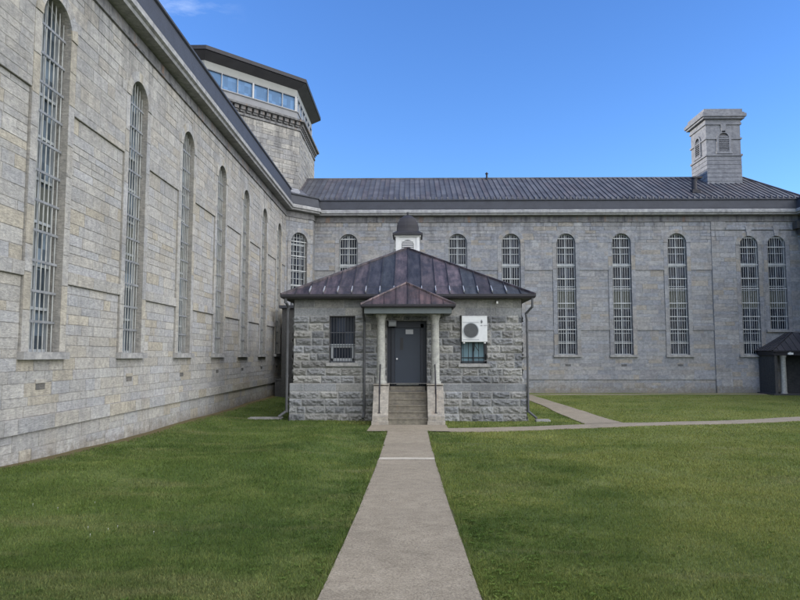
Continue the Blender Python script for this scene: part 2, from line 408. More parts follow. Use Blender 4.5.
# grass blades: one object, density falling with distance
def grass():
    rg = np.random.default_rng(5)
    n = 1000000
    y0, y1 = 3.6, 40.0
    # pdf ~ y * y^-2.1
    e = -0.35
    u = rg.random(n); y = (y0**e+(y1**e-y0**e)*u)**(1/e)
    x = (rg.random(n)*2-1)*(.66*y+.8)-.05*y*0
    dens = fbm(x*1.3, y*1.3, 11, 3)
    clump = fbm(x*7+3, y*7, 21, 2)
    k = (~on_path(x, y)) & (rg.random(n) < .25+1.5*dens)
    x, y, clump = x[k], y[k], clump[k]; n = len(x)
    z = gz(x, y)
    s = np.clip(y/9, .75, 2.6)
    edge = np.exp(-((np.abs(x+.075)-.66)/.07)**2)*(y < 21)
    h = (.012+.02*rg.random(n)+.022*clump**2)*np.clip(s, .8, 1.4)*(1+1.0*edge)
    w = (.0018+.0017*rg.random(n))*s*1.2
    a = rg.random(n)*2*np.pi; lean = (.2+.8*rg.random(n))*h; la = rg.random(n)*2*np.pi
    dx, dy = np.cos(a)*w, np.sin(a)*w; lx, ly = np.cos(la)*lean, np.sin(la)*lean
    V = np.empty((n, 5, 3), np.float32)
    V[:, 0] = np.stack([x-dx, y-dy, z-.006], 1); V[:, 1] = np.stack([x+dx, y+dy, z-.006], 1)
    V[:, 2] = np.stack([x+dx*.8+lx*.35, y+dy*.8+ly*.35, z+h*.6], 1); V[:, 3] = np.stack([x-dx*.8+lx*.35, y-dy*.8+ly*.35, z+h*.6], 1)
    V[:, 4] = np.stack([x+lx, y+ly, z+h], 1)
    me = bpy.data.meshes.new('grass')
    me.vertices.add(n*5); me.vertices.foreach_set('co', V.ravel())
    base = np.arange(n)[:, None]*5
    idx = (base+np.array([0, 1, 2, 3, 3, 2, 4])).ravel().astype(np.int32)
    me.loops.add(n*7); me.loops.foreach_set('vertex_index', idx)
    me.polygons.add(n*2)
    ls = (np.arange(n)[:, None]*7+np.array([0, 4])).ravel().astype(np.int32)
    me.polygons.foreach_set('loop_start', ls)
    me.update(calc_edges=True)
    me.validate()
    at = me.color_attributes.new('tone', 'FLOAT_COLOR', 'POINT')
    t = .6+.95*rg.random(n); yel = rg.random(n) < .2
    C = np.ones((n, 5, 4), np.float32)
    C[:, :, 0] = (t*np.where(yel, 1.35, 1))[:, None]; C[:, :, 1] = (t*np.where(yel, 1.15, 1))[:, None]; C[:, :, 2] = (t*np.where(yel, 1.1, 1))[:, None]
    at.data.foreach_set('color', C.ravel())
    me.materials.append(M['grass'])
    o = bpy.data.objects.new('grass', me); COL.objects.link(o)
    tag(o, 'short green mown grass with yellowish patches covering the yard', 'grass', kind='stuff')
grass()
def clover():
    rg = random.Random(3); m = MB()
    for (cx, cy, r, n) in ((-3.4, 7.6, .3, 5), (-4.9, 9.5, .5, 3)):
        for i in range(n):
            x = cx+rg.gauss(0, r); y = cy+rg.gauss(0, r)
            if XL-.05 < x < XR+.05: continue
            z = gzf(x, y)+.032; m.tube((x, y, z-.04), (x, y, z), .001, 4)
            m.tube((x, y, z-.004), (x, y, z+.004), .004, 6, .0025)
    tag(m.build('clover_flowers', 'white'), 'tiny white clover flowers scattered in the near lawn', 'flowers', kind='stuff')
clover()
def weeds():
    rg = random.Random(12); m = MB()
    for k in range(900):
        u = rg.random()
        if u < .5: x = .62+abs(rg.gauss(0, .55)); y = rg.uniform(4.2, 10.5)
        elif u < .7: x = -.75-abs(rg.gauss(0, .3)); y = rg.uniform(4.2, 13)
        else: x = rg.uniform(-5, 6); y = rg.uniform(4.6, 13)
        if x > .75*y or x < -.75*y or XL-.03 < x < XR+.04: continue
        z = gzf(x, y); t0 = rg.uniform(0, 6); g_ = rg.uniform(.75, 1.15); col = (g_*.8, g_*.9, g_*.7)
        for q in range(rg.randint(3, 7)):
            t = t0+q*2.4; L = rg.uniform(.016, .036); w = L*.42; c_, s_ = math.cos(t), math.sin(t); h = rg.uniform(.026, .042); r0 = rg.uniform(0, .012)
            p = lambda a, b, hh: (x+c_*(a+r0)-s_*b, y+s_*(a+r0)+c_*b, z+hh)
            m.add([p(0, 0, h*.6), p(L*.5, -w, h), p(L, 0, h*.95), p(L*.5, w, h)], [(0, 1, 2, 3)], col)
    tag(m.build('broadleaf_weeds', 'grass', fix=False), 'low broad-leaved weeds and clover growing in the near lawn beside the path', 'weeds', kind='stuff')
weeds()

# ------------------------------------------------------------------ ashlar masonry (local: x along wall, -y outward)
TL = [(.41,.385,.33), (.40,.39,.365), (.415,.41,.395), (.385,.385,.375), (.375,.375,.37), (.40,.395,.38), (.37,.375,.38), (.38,.38,.38), (.40,.385,.35), (.37,.378,.39), (.42,.412,.39), (.39,.385,.37), (.36,.36,.355), (.385,.39,.40), (.40,.375,.32)]
TLU = [(.375,.37,.355), (.36,.358,.35), (.39,.385,.37), (.35,.352,.352), (.385,.37,.34)]
TF = [(.285,.292,.30), (.27,.28,.292), (.30,.305,.305), (.262,.27,.285), (.28,.287,.297), (.295,.285,.27), (.27,.282,.30), (.30,.295,.28), (.31,.31,.305), (.285,.285,.28), (.262,.262,.265), (.31,.288,.25), (.295,.292,.285)]
def tone(pal, r, k=.09):
    c = r.choice(pal); j = 1+r.uniform(-k, k); return tuple(x*j for x in c)
def block(m, a, b, z0, z1, d, col, r, joint=.0025, bev=.006, prot=.014):
    a += joint; b -= joint; z0 += joint; z1 -= joint
    if b-a < .04 or z1-z0 < .03: return
    bv = min(bev, (b-a)/3, (z1-z0)/3)
    dd = [d+prot*r.uniform(.45, 1.2) for _ in range(4)]
    v = [(a,-d+.02,z0),(b,-d+.02,z0),(b,-d+.02,z1),(a,-d+.02,z1),
         (a+bv,-dd[0],z0+bv),(b-bv,-dd[1],z0+bv),(b-bv,-dd[2],z1-bv),(a+bv,-dd[3],z1-bv)]
    m.add(v, [(4,5,6,7),(0,1,5,4),(1,2,6,5),(2,3,7,6),(3,0,4,7)], col)
def course_edges(z0, z1, lo, hi, r):
    zs = [z0]
    while z1-zs[-1] > hi*1.15: zs.append(zs[-1]+r.uniform(lo, hi))
    if len(zs) > 1 and z1-zs[-1] < lo*.8: zs.pop()
    zs.append(z1); return zs
def ashlar(m, s0, s1, z0, z1, d, pal, r, lo=.17, hi=.36, disc=(), prot=.012):
    """blocks filling a rectangle; disc = circles (x, z, radius) left open; backed by a mortar sheet"""
    zs = course_edges(z0, z1, lo, hi, r)
    for a0, a1 in zip(zs[:-1], zs[1:]):
        x = s0-r.uniform(0, .4) if s1-s0 > 2 else s0
        while x < s1-1e-6:
            L = r.uniform(.32, 1.05) if r.random() < .8 else r.uniform(.9, 1.4)
            nx_ = min(x+L, s1)
            if s1-nx_ < .18: nx_ = s1
            a, b = max(x, s0), nx_
            hit = any(a < cx+rr and b > cx-rr and a1 > cz-rr and a0 < cz+rr for cx, cz, rr in disc)
            col = tone(pal, r)
            if not hit:
                if r.random() < .12 and a1-a0 > .3:
                    h = (a0+a1)/2; block(m, a, b, a0, h, d, col, r, prot=prot); block(m, a, b, h, a1, d, tone(pal, r), r, prot=prot)
                else: block(m, a, b, a0, a1, d, col, r, prot=prot)
            else:
                n = max(1, int((b-a)/.07)); k = max(1, int((a1-a0)/.07))
                for i in range(n):
                    for j in range(k):
                        u0, u1 = a+(b-a)*i/n, a+(b-a)*(i+1)/n; w0, w1 = a0+(a1-a0)*j/k, a0+(a1-a0)*(j+1)/k
                        if not any(((u0+u1)/2-cx)**2+((w0+w1)/2-cz)**2 < rr*rr for cx, cz, rr in disc):
                            m.add([(u0,-d-.012,w0),(u1,-d-.012,w0),(u1,-d-.012,w1),(u0,-d-.012,w1)], [(0,1,2,3)], col)
            x = nx_
    mort = (.34, .335, .325)
    if not disc: m.add([(s0,-d,z0),(s1,-d,z0),(s1,-d,z1),(s0,-d,z1)], [(0,1,2,3)], mort)
    # closing edges so the tier reads as a solid projection
    segs = [(s0, s1)]
    for cx, cz, rr in sorted(disc):
        if abs(cz-z0) < .01: segs = segs[:-1]+[(segs[-1][0], cx-rr), (cx+rr, s1)]
    m.box(s0, s1, -d+.001, .0+.3, z1-.02, z1-.001, mort)
    for q0, q1 in segs: m.box(q0, q1, -d+.001, .3, z0+.001, z0+.02, mort)
    m.box(s0+.003, s0+.02, -d+.002, .3, z0+.003, z1-.003, mort); m.box(s1-.02, s1-.003, -d+.002, .3, z0+.003, z1-.003, mort)

def window_surround(m, c, sill, spring, rr, pal, r, w=.26, d=.06):
    for sgn in (-1, 1):
        a, b = sorted((c+sgn*rr, c+sgn*(rr+w)))
        z = sill
        while z < spring-.01:
            h = r.uniform(.55, .95); z2 = spring if spring-z-h < .3 else z+h
            block(m, a, b, z, z2, d, tone(pal, r, .08), r, joint=.003, bev=.006, prot=.008)
            z = z2
        m.box(a+.004, b-.004, -d+.004, .3, sill, spring, (.3, .295, .28))
    n = 9
    for i in range(n):
        t0, t1 = math.pi*i/n, math.pi*(i+1)/n; col = tone(pal, r, .08); vs = []
        K = 3; pts = []
        for q in range(K+1):
            t = t0+(t1-t0)*q/K; pts.append((c+math.cos(t)*rr, spring+math.sin(t)*rr))
        for q in range(K, -1, -1):
            t = t0+(t1-t0)*q/K; pts.append((c+math.cos(t)*(rr+w), spring+math.sin(t)*(rr+w)))
        nn = len(pts)
        v = [(x, -d-.028, z) for x, z in pts]+[(x, .02, z) for x, z in pts]
        m.add(v, [tuple(range(nn))]+[(k, (k+1)%nn, nn+(k+1)%nn, nn+k) for k in range(nn)], col)
    # reveal
    pts = [(c-rr, sill), (c-rr, spring)]+[(c-math.cos(math.pi*i/16)*rr, spring+math.sin(math.pi*i/16)*rr) for i in range(1, 16)]+[(c+rr, spring), (c+rr, sill)]
    col = (.30, .295, .28)
    for (x0, z0), (x1, z1) in zip(pts[:-1], pts[1:]):
        m.add([(x0,-d,z0),(x1,-d,z1),(x1,.36,z1),(x0,.36,z0)], [(0,1,2,3)], col)
    m.add([(c-rr,-d,sill),(c+rr,-d,sill),(c+rr,.36,sill),(c-rr,.36,sill)], [(0,1,2,3)], col)

ZB0, ZB1, ZL0, ZL1, ZU, ZT = .84, 1.14, 3.9, 4.18, 7.68, 10.76
def wall_mesh(s0, s1, wins, pal, seed, spring, rr=.59, z_ground=-.4, lower_belt=True):
    """wins: list of (centre, sill z)"""
    r = random.Random(seed); m = MB(); up = TLU if pal is TL else pal
    ashlar(m, s0, s1, z_ground, ZB0, 0, pal, r, .2, .36)
    ashlar(m, s0, s1, ZB0, ZB1, .06, pal, r, .3, .3)
    ashlar(m, s0, s1, ZB1, 2.3, 0, pal, r, .17, .32)
    SW = rr+.26
    def gaps(z, full=False):
        cur = s0; out = []
        for c, sl in sorted(wins):
            if sl-.2 > z and not full: continue
            out.append((cur, c-SW)); cur = c+SW
        out.append((cur, s1)); return [g for g in out if g[1]-g[0] > .05]
    for a, b in gaps(2.3): ashlar(m, a, b, 2.3, ZL0, 0, pal, r, .16, .33)
    for a, b in gaps(ZL0, True): ashlar(m, a, b, ZL0, ZL1, .06, pal, r, .3, .3)
    for a, b in gaps(ZL1, True): ashlar(m, a, b, ZL1, ZU, 0, pal, r, .16, .34)
    for a, b in gaps(ZU, True): ashlar(m, a, b, ZU, spring, .055, up, r, .16, .33, prot=.007)
    ashlar(m, s0, s1, spring, ZT, .055, up, r, .18, .34, disc=[(c, spring, rr+.13) for c, _ in wins], prot=.01)
    for c, sl in wins:
        window_surround(m, c, sl, spring, rr, pal, r)
        if sl > 3: m.add([(c-SW,0,2.3),(c+SW,0,2.3),(c+SW,0,ZL0),(c-SW,0,ZL0)], [(0,1,2,3)], (.27,.265,.25)); ashlar(m, c-SW, c+SW, 2.3, sl-.14, 0, pal, r, .16, .33)
        if sl < 3: m.box(c-.17, c+.17, -.016, .02, 1.66, 1.78, (.12, .12, .12)); m.box(c-.2, c+.2, -.03, .0, 1.79, 1.87, tone(pal, r))
    return m

def make_window(name, sill, spring, rr, style, seed=0):
    """window centred at local x=0, z = world height; parts: sash frame (the window itself), glass, bars, sill"""
    top = spring
    def half(z): return rr if z <= top else math.sqrt(max(0, rr*rr-(z-top)**2))
    f = MB()
    n = 14
    outer = [(-rr, sill), (rr, sill), (rr, top)]+[(math.cos(math.pi*i/n)*rr, top+math.sin(math.pi*i/n)*rr) for i in range(1, n)]+[(-rr, top)]
    ri = rr-.055
    inner = [(-ri, sill+.06), (ri, sill+.06), (ri, top)]+[(math.cos(math.pi*i/n)*ri, top+math.sin(math.pi*i/n)*ri) for i in range(1, n)]+[(-ri, top)]
    k = len(outer)
    v = [(x, .2, z) for x, z in outer]+[(x, .2, z) for x, z in inner]+[(x, .26, z) for x, z in inner]
    f.add(v, [(i, (i+1)%k, k+(i+1)%k, k+i) for i in range(k)]+[(k+i, k+(i+1)%k, 2*k+(i+1)%k, 2*k+i) for i in range(k)])
    b = MB(); pn = MB()
    if style == 'far':
        f.box(-.03, .03, .19, .25, sill+.05, top+rr-.04)
        for z, h in ((9.12, .05), (8.73, .05), (8.0, .24), (7.15, .04), (6.65, .06), (6.4, .05), (5.28, .06), (4.5, .05), (3.72, .05), (3.2, .04)):
            if z > sill+.1: w = half(z+h)-.03; f.box(-w, w, .185, .245, z-h/2, z+h/2)
        if sill < 5: pn.box(-rr+.04, rr-.04, .215, .235, 5.3, 6.36)
        hz = (9.7, 9.12, 8.0, 7.15, 6.5, 5.6, 4.75, 3.95, 3.1); nb = 8
    elif style == 'left':
        f.box(-.025, .025, .2, .25, sill+.05, top+rr-.04)
        for i, z in enumerate(np.arange(sill+.9, top+.2, .9)): w = half(z)-.03; f.box(-w, w, .19, .25, z-.03, z+.03)
        hz = list(np.arange(sill+.62, top+.35, .62)); nb = 7
        pn.box(-rr+.04, rr-.04, .225, .24, 5.0, 5.9)
    else:
        for x in (-.28, 0, .28): f.box(x-.02, x+.02, .2, .25, sill+.05, top+math.sqrt(rr*rr-x*x)-.03)
        for i, z in enumerate(np.arange(sill+.4, top+.5, .42)):
            h = .12 if i % 6 == 3 else .04; w = half(z+h/2)-.03; f.box(-w, w, .19, .245, z-h/2, z+h/2)
        hz = (9.3, 8.4, 7.5, 6.6, 5.7); nb = 6
    for i in range(nb):
        x = -rr+2*rr*(i+.5)/nb
        zt = top+math.sqrt(rr*rr-x*x)-.005
        b.tube((x, .08, sill+.005), (x, .08, zt), .0145 if style == 'left' else .0125, 6)
    b.cur = 1
    for z in hz:
        if z > sill+.1: w = half(z); b.box(-w+.003, w-.003, .055, .067, z-.026, z+.026)
    o = f.build(name, 'sash'); 
    gm = MB(); gm.add([(x, .255, z) for x, z in outer], [tuple(range(len(outer)))])
    gl = gm.build('glass', 'glass_pale' if style == 'left' else 'glass', o)
    if pn.v: pn.build('infill_panel', 'panel', o)
    b.build('bars', ['barleft' if style == 'left' else 'bar', 'barflat' if style == 'left' else 'bar'], o)
    s = MB(); s.box(-rr-.29, rr+.29, -.15, .18, sill-.15, sill+.0)
    s.build('sill', 'trim', o)
    return o

# sweeping a profile (d outward, z) along a plan polyline whose outside is on the right-hand side of travel
def sweep(m, pts, prof, i0, i1, col=None, extend0=0, extend1=0):
    P = [Vector(p) for p in pts]; n = len(P)
    def nrm(a, b): d = (b-a).normalized(); return Vector((d.y, -d.x))
    secs = []
    for i in range(i0, i1+1):
        if i == 0: w = nrm(P[0], P[1])
        elif i == n-1: w = nrm(P[-2], P[-1])
        else:
            a, b = nrm(P[i-1], P[i]), nrm(P[i], P[i+1]); w = (a+b); w = w/(w.dot(a))
        secs.append([(P[i].x+w.x*d, P[i].y+w.y*d, z) for d, z in prof])
    k = len(prof); vs = [p for s in secs for p in s]; fs = []
    for i in range(len(secs)-1):
        for j in range(k-1): fs.append((i*k+j, (i+1)*k+j, (i+1)*k+j+1, i*k+j+1))
    fs.append(tuple(range(k))); fs.append(tuple(range((len(secs)-1)*k, len(secs)*k))[::-1])
    m.add(vs, fs, col)
WX, FY = -7.55, 42.7
CH = [(WX, -14), (WX, 40.5), (-6.1, 41.95), (-6.1, FY), (24.6, FY), (24.6, 28)]
P_frieze = [(-.1, 10.7), (.12, 10.74), (.13, 10.80), (.09, 10.83), (.09, 11.10), (-.1, 11.12)]
P_crown = [(-.1, 11.121), (.44, 11.14), (.47, 11.22), (.55, 11.26), (.55, 11.42), (.50, 11.47), (-.1, 11.48)]
P_metal = [(-.1, 11.481), (.50, 11.485), (.50, 11.53), (.43, 11.56), (.36, 12.04), (.42, 12.08), (.42, 12.15), (.30, 12.17), (-.2, 12.2)]
P_metal_tall = [(d, z if z < 12 else z+.26) for d, z in P_metal]
def cornice(parent, i0, i1):
    for nm, pr, mt in (('cornice', P_frieze, 'cornice'), ('cornice_crown', P_crown, 'crown'), ('parapet_gutter', P_metal_tall if i0 == 0 else P_metal, 'darkmetal')):
        m = MB(); sweep(m, CH, pr, i0, i1); o = m.build(nm, mt); put(o, (0, 0, 0), 0, parent)

RT = [(.105,.108,.12), (.095,.099,.112), (.115,.113,.123), (.088,.09,.102), (.11,.10,.106)]
def seam_roof(m, e0, e1, t0, t1, pitch_n, step, pal, r, seam_h=.05, guard=None, cross=2.5, jit=.1):
    """quad roof plane: eave e0-e1, top t0-t1; pans between standing seams"""
    e0, e1, t0, t1 = map(Vector, (e0, e1, t0, t1))
    L = (e1-e0).length; n = max(1, round(L/step)); U = (e1-e0).normalized(); Nn = (e1-e0).cross(t0-e0).normalized()
    if Nn.z < 0: Nn = -Nn
    # seams run along the slope direction; clipped by the (possibly triangular) top edge
    S = Nn.cross(U).normalized()
    if S.z < 0: S = -S
    H = (t0-e0).dot(S)
    a0, a1 = (t0-e0).dot(U), (t1-e0).dot(U)
    def top(u):
        if a0 > 1e-4 and u < a0: return H*u/a0
        if a1 < L-1e-4 and u > a1: return H*(L-u)/(L-a1)
        if a0 < -1e-4 or a1 > L+1e-4: return H
        return H
    for i in range(n):
        u0, u1 = L*i/n, L*(i+1)/n; h0, h1 = top(u0), top(u1)
        mid = None
        if u0 < a0 < u1: mid = (a0, H)
        if u0 < a1 < u1: mid = (a1, H)
        z = 0; k = 0
        off = r.uniform(0, cross)
        cuts = [0]+[c for c in np.arange(off, max(h0, h1), cross) if c > .15]+[99]
        for c0, c1 in zip(cuts[:-1], cuts[1:]):
            if c0 >= max(h0, h1): break
            poly = [(u0, min(c0, h0)), (u1, min(c0, h1)), (u1, min(c1, h1))]
            if mid and c1 > max(h0, h1): poly.append((mid[0], mid[1]))
            poly.append((u0, min(c1, h0)))
            q = []
            for p in poly:
                if not q or (abs(p[0]-q[-1][0])+abs(p[1]-q[-1][1])) > 1e-4: q.append(p)
            if len(q) > 2 and (abs(q[0][0]-q[-1][0])+abs(q[0][1]-q[-1][1])) < 1e-4: q.pop()
            if len(q) > 2: m.add([e0+U*a+S*b+Nn*(.003 if c0 > 0 else 0) for a, b in q], [tuple(range(len(q)))], tone(pal, r, jit))
    for i in range(n+1):
        u = min(max(L*i/n, .02), L-.02); h = top(u)
        if h < .15: continue
        p = e0+U*u+Nn*seam_h/2; m.bar(p, p+S*(h-.02), .024, seam_h, tuple(x*.6 for x in pal[2]), up=Nn)
        if guard:
            g0, g1 = guard
            if h > g1: guard_list.append((p+S*g0, p+S*g1, Nn.copy()))
    return U, S, Nn, top
guard_list = []

# ------------------------------------------------------------------ left wing
LWC = [13.85, 18.25, 22.45, 26.6, 30.6, 34.55, 38.5]
left = empty('cell_block', (WX, 20, 0), 'long pale limestone cell block filling the left side, tall barred arched windows', 'building', 'stone wings round the prison yard')
m = wall_mesh(0, 54.5, [(c+14, 2.42) for c in LWC]+[(c+14, 2.42) for c in (9.4, 5.0, .6, -3.8)], TL, 11, 9.31)
m.box(-.0, 54.5, .31, .8, -.4, 11.1, (.2, .2, .2))
put(m.build('wall', 'ashlar', fix=False), (WX, -14, 0), R(90), left)
cornice(left, 0, 1)
w0 = make_window('window', 2.42, 9.31, .59, 'left')
put(w0, (WX, LWC[0], 0), R(90), left)
for c in LWC[1:]+[9.4, 5.0]:
    w = copy_tree(w0, left); w.location = Vector((WX, c, 0))-left.location
m = MB(); rr_ = random.Random(4)
seam_roof(m, (WX-.2, -14, 12.15), (WX-.2, 42.5, 12.15), (-16.2, -14, 16.5), (-16.2, 42.5, 16.5), 0, .45, RT, rr_)
m.add([(-16.2,-14,16.5),(-16.2,42.5,16.5),(-24,42.5,12.1),(-24,-14,12.1)], [(0,1,2,3)], (.14,.14,.15))
m.box(-24, WX-.4, -14, 42, 0, 12.0, (.14, .14, .15))
put(m.build('roof', 'roof', fix=False), (0, 0, 0), 0, left)

# ------------------------------------------------------------------ far wing
far = empty('cell_block', (9, FY, 0), 'grey limestone cell block across the far end of the yard with long metal roof', 'building', 'stone wings round the prison yard')
FC = [-3.9, -.42, 3.02, 6.38, 9.84, 13.32, 16.8, 21.26, 22.98]
X0 = -6.1
wins = [(c-X0, 2.38) for c in FC[:-2]]
m = wall_mesh(0, 18.95-X0, wins, TF, 23, 9.42)
m.box(0, 30.7, .31, .9, -.4, 11.1, (.2, .2, .2))
put(m.build('wall', 'ashlar_far', fix=False), (X0, FY, 0), 0, far)
# projecting end bay
r = random.Random(5); m = MB(); E0, E1 = 0, 24.7-18.95
c1, c2 = FC[-2]-18.95, FC[-1]-18.95; D = .1; rr = .56
ashlar(m, 0, E1, -.4, .84, D+.02, TF, r, .3, .45)
ashlar(m, 0, E1, .84, 2.24, D, TF, r, .16, .33)
strips = [(0, c1-rr-.26), (c1+rr+.26, c2-rr-.26), (c2+rr+.26, E1)]
for a, b in strips:
    ashlar(m, a, b, 2.24, 9.25, D, TF, r, .17, .34)
ashlar(m, c2-rr-.26, c2+rr+.26, 2.24, 3.86, D, TF, r, .17, .34)
ashlar(m, 0, E1, 9.25, 10.15, D, TF, r, .25, .38, disc=[(c1, 9.25, rr+.13), (c2, 9.25, rr+.13)], prot=.01)
ashlar(m, 0, E1, 10.15, 10.2, D-.05, TF, r, .05, .05)
ashlar(m, .9, E1, 10.2, 10.36, D+.05, TF, r, .16, .16)
ashlar(m, 0, .9, 10.2, 10.74, D, TF, r, .25, .3)
ashlar(m, .9, E1, 10.36, 10.74, D-.05, TF, r, .19, .2)
window_surround(m, c1, 2.38, 9.25, rr, TF, r, .26, D); window_surround(m, c2, 3.93, 9.25, rr, TF, r, .26, D)
for c in (c1, c2):   # keystones
    m.prism([(c-.1, 9.25+rr+.0), (c+.1, 9.25+rr+.0), (c+.2, 10.42), (c-.2, 10.42)], -D-.09, 0, (.3, .3, .3))
put(m.build('wall', 'ashlar_far', fix=False), (18.95, FY, 0), 0, far)
cornice(far, 3, 4)
wf = make_window('window', 2.38, 9.42, .59, 'far'); put(wf, (FC[0], FY, 0), 0, far)
for c in FC[1:-2]:
    w = copy_tree(wf, far); w.location = Vector((c, FY, 0))-far.location
for c, sl in ((FC[-2], 2.38), (FC[-1], 3.93)):
    w = make_window('window', sl, 9.25, rr, 'far'); put(w, (c, FY-.1, 0), 0, far)
    for ch in w.children:
        if ch.name.startswith('sill'): pass
m = MB(); rr_ = random.Random(8)
RY, RZ = 48.9, 15.2
seam_roof(m, (-10.5, 42.9, 12.17), (25.6, 42.9, 12.17), (-10.5, RY, RZ), (24.2, RY, RZ), 0, .35, RT, rr_, .06)
m.add([(25.6,42.9,12.17),(24.2,RY,RZ),(29,55,12.1)], [(0,1,2)], (.14,.14,.15))
m.add([(-10.5,RY,RZ),(24.2,RY,RZ),(29,55,12.1),(-10.5,55,12.1)], [(0,1,2,3)], (.14,.14,.15))
m.box(-10.5, 24.2, RY-.06, RY+.06, RZ-.02, RZ+.07, (.13,.13,.14))
m.bar((25.6,42.9,12.22), (24.2,RY,RZ+.05), .1, .07, (.13,.13,.14))
m.box(-10.5, 24.2, 43.3, 55, 0, 12.0, (.14,.14,.15))
# snow rail blocks along the eave
for i in range(86):
    x = -7+i*.42*.9; m.box(x-.05, x+.05, 43.35, 43.5, 12.38, 12.56, (.15,.15,.16))
put(m.build('roof', 'roof', fix=False), (0, 0, 0), 0, far)
# ridge chimney / belfry
def chimney():
    x0, x1, y0, y1 = 20.87, 23.3, 47.15, 49.75
    r = random.Random(9); m = MB()
    G = [(.36,.36,.37), (.33,.33,.345), (.385,.38,.385)]
    def ring(z0, z1, e, col=None): m.box(x0-e, x1+e, y0-e, y1+e, z0, z1, col or tone(G, r, .05))
    z = 13.6
    while z < 16.05:                                   # rusticated base with sunken joints
        h = .3; ring(z, z+h-.03, .0); ring(z+h-.031, z+h+.001, -.03, (.2,.2,.21)); z += h
    zb = z
    ring(zb, zb+.14, .07); ring(zb+.139, 17.55, -.02); ring(17.5, 17.62, .06)
    ring(17.6, 18.62, -.02); ring(18.55, 18.7, .06); ring(18.69, 18.95, .02)
    ring(18.94, 19.08, .22); ring(19.075, 19.3, .32); ring(19.295, 19.42, .22); ring(19.415, 19.66, .12)
    cx = (x0+x1)/2; cy = (y0+y1)/2
    m.prism([(cx-.12, 18.0), (cx+.12, 18.0), (cx+.2, 18.7), (cx-.2, 18.7)], y0-.08, y0)
    o = m.build('chimney', 'chim')
    put(o, (0, 0, 0), 0, far)
    # louvred arched openings
    def louv(place, rz):
        l = MB(); w = .36
        pts = [(-w, 16.62), (w, 16.62), (w, 17.6)]+[(math.cos(math.pi*i/10)*w, 17.6+math.sin(math.pi*i/10)*w) for i in range(1, 10)]+[(-w, 17.6)]
        l.add([(x, -.012, z) for x, z in pts], [tuple(range(len(pts)))])
        l.cur = 1
        for i in range(8):
            z = 16.68+i*.14; hw = w if z < 17.5 else w*.88
            l.add([(-hw, -.02, z+.1), (hw, -.02, z+.1), (hw, -.09, z+.02), (-hw, -.09, z+.02), (-hw, -.09, z), (hw, -.09, z)], [(0,1,2,3), (3,2,5,4)])
        # arch hood
        l.cur = 2
        for i in range(10):
            t0, t1 = math.pi*i/10, math.pi*(i+1)/10
            l.add([(math.cos(t0)*w, -.1, 17.6+math.sin(t0)*w), (math.cos(t1)*w, -.1, 17.6+math.sin(t1)*w), (math.cos(t1)*(w+.14), -.1, 17.6+math.sin(t1)*(w+.14)), (math.cos(t0)*(w+.14), -.1, 17.6+math.sin(t0)*(w+.14)),
                   (math.cos(t0)*w, .02, 17.6+math.sin(t0)*w), (math.cos(t1)*w, .02, 17.6+math.sin(t1)*w), (math.cos(t1)*(w+.14), .02, 17.6+math.sin(t1)*(w+.14)), (math.cos(t0)*(w+.14), .02, 17.6+math.sin(t0)*(w+.14))],
                  [(0,1,2,3), (2,3,7,6), (0,1,5,4)])
        for sg in (-1, 1): l.box(min(sg*w, sg*(w+.14)), max(sg*w, sg*(w+.14)), -.1, .02, 16.6, 17.6)
        l.box(-w-.2, w+.2, -.14, .02, 16.45, 16.62)
        q = l.build('louvre', ['black', 'chim', 'chim'], o)
        q.location = Vector(place); q.rotation_euler.z = rz
    louv((cx, y0+.02, 0), 0); louv((x0+.02, cy, 0), R(-90))
chimney()
m = MB(); m.tube((19.0, 44.95, 12.9), (19.0, 44.95, 14.0), .17, 12); m.box(18.78, 19.3, 44.7, 45.2, 13.1, 13.32); m.tube((19.0, 44.95, 13.95), (19.12, 44.95, 14.2), .17, 12); m.box(18.86, 19.5, 44.75, 45.15, 14.12, 14.22)
put(m.build('roof_vent', 'gutter'), (0, 0, 0), 0, far)
m = MB(); m.tube((5.6, 48.7, 15.0), (5.6, 48.7, 15.55), .07, 10); m.tube((5.6, 48.7, 15.5), (5.6, 48.7, 15.62), .13, 10, .04)
put(m.build('vent_pipe', 'gutter'), (0, 0, 0), 0, far)
m = MB(); m.box(24.2, 24.34, FY-.62, FY-.28, 9.9, 10.7); m.prism([(24.0, 10.2), (24.7, 10.2), (24.7, 10.65), (24.0, 10.65)], FY-.7, FY-.2)
# ------------------------------------------------------------------ right wing (only its eaves and corner reach the picture)
right = empty('cell_block', (24.6, 35, 0), 'stone cell block at the far right corner, only its dark eaves bracket in view', 'building', 'stone wings round the prison yard')
mm = wall_mesh(0, 14.6, [(c, 2.42) for c in (3.5, 7.6, 11.7)], TF, 31, 9.31)
mm.box(0, 14.6, .31, .9, -.4, 11.1, (.2, .2, .2))
put(mm.build('wall', 'ashlar_far', fix=False), (24.6, 42.6, 0), R(-90), right)
cornice(right, 4, 5)
put(m.build('eaves_bracket', 'darkwall'), (0, 0, 0), 0, right)
for c in (3.5, 7.6, 11.7):
    w = copy_tree(w0, right); w.location = Vector((24.6, 42.6-c, 0))-right.location; w.rotation_euler.z = R(-90)
m = MB(); m.add([(24.8,28,12.15),(24.8,42.6,12.15),(33,42.6,16),(33,28,16)], [(0,1,2,3)], (.14,.14,.15))
m.box(25.6, 33, 28, 42.5, 0, 12, (.14,.14,.15))
put(m.build('roof', 'roof', fix=False), (0, 0, 0), 0, right)

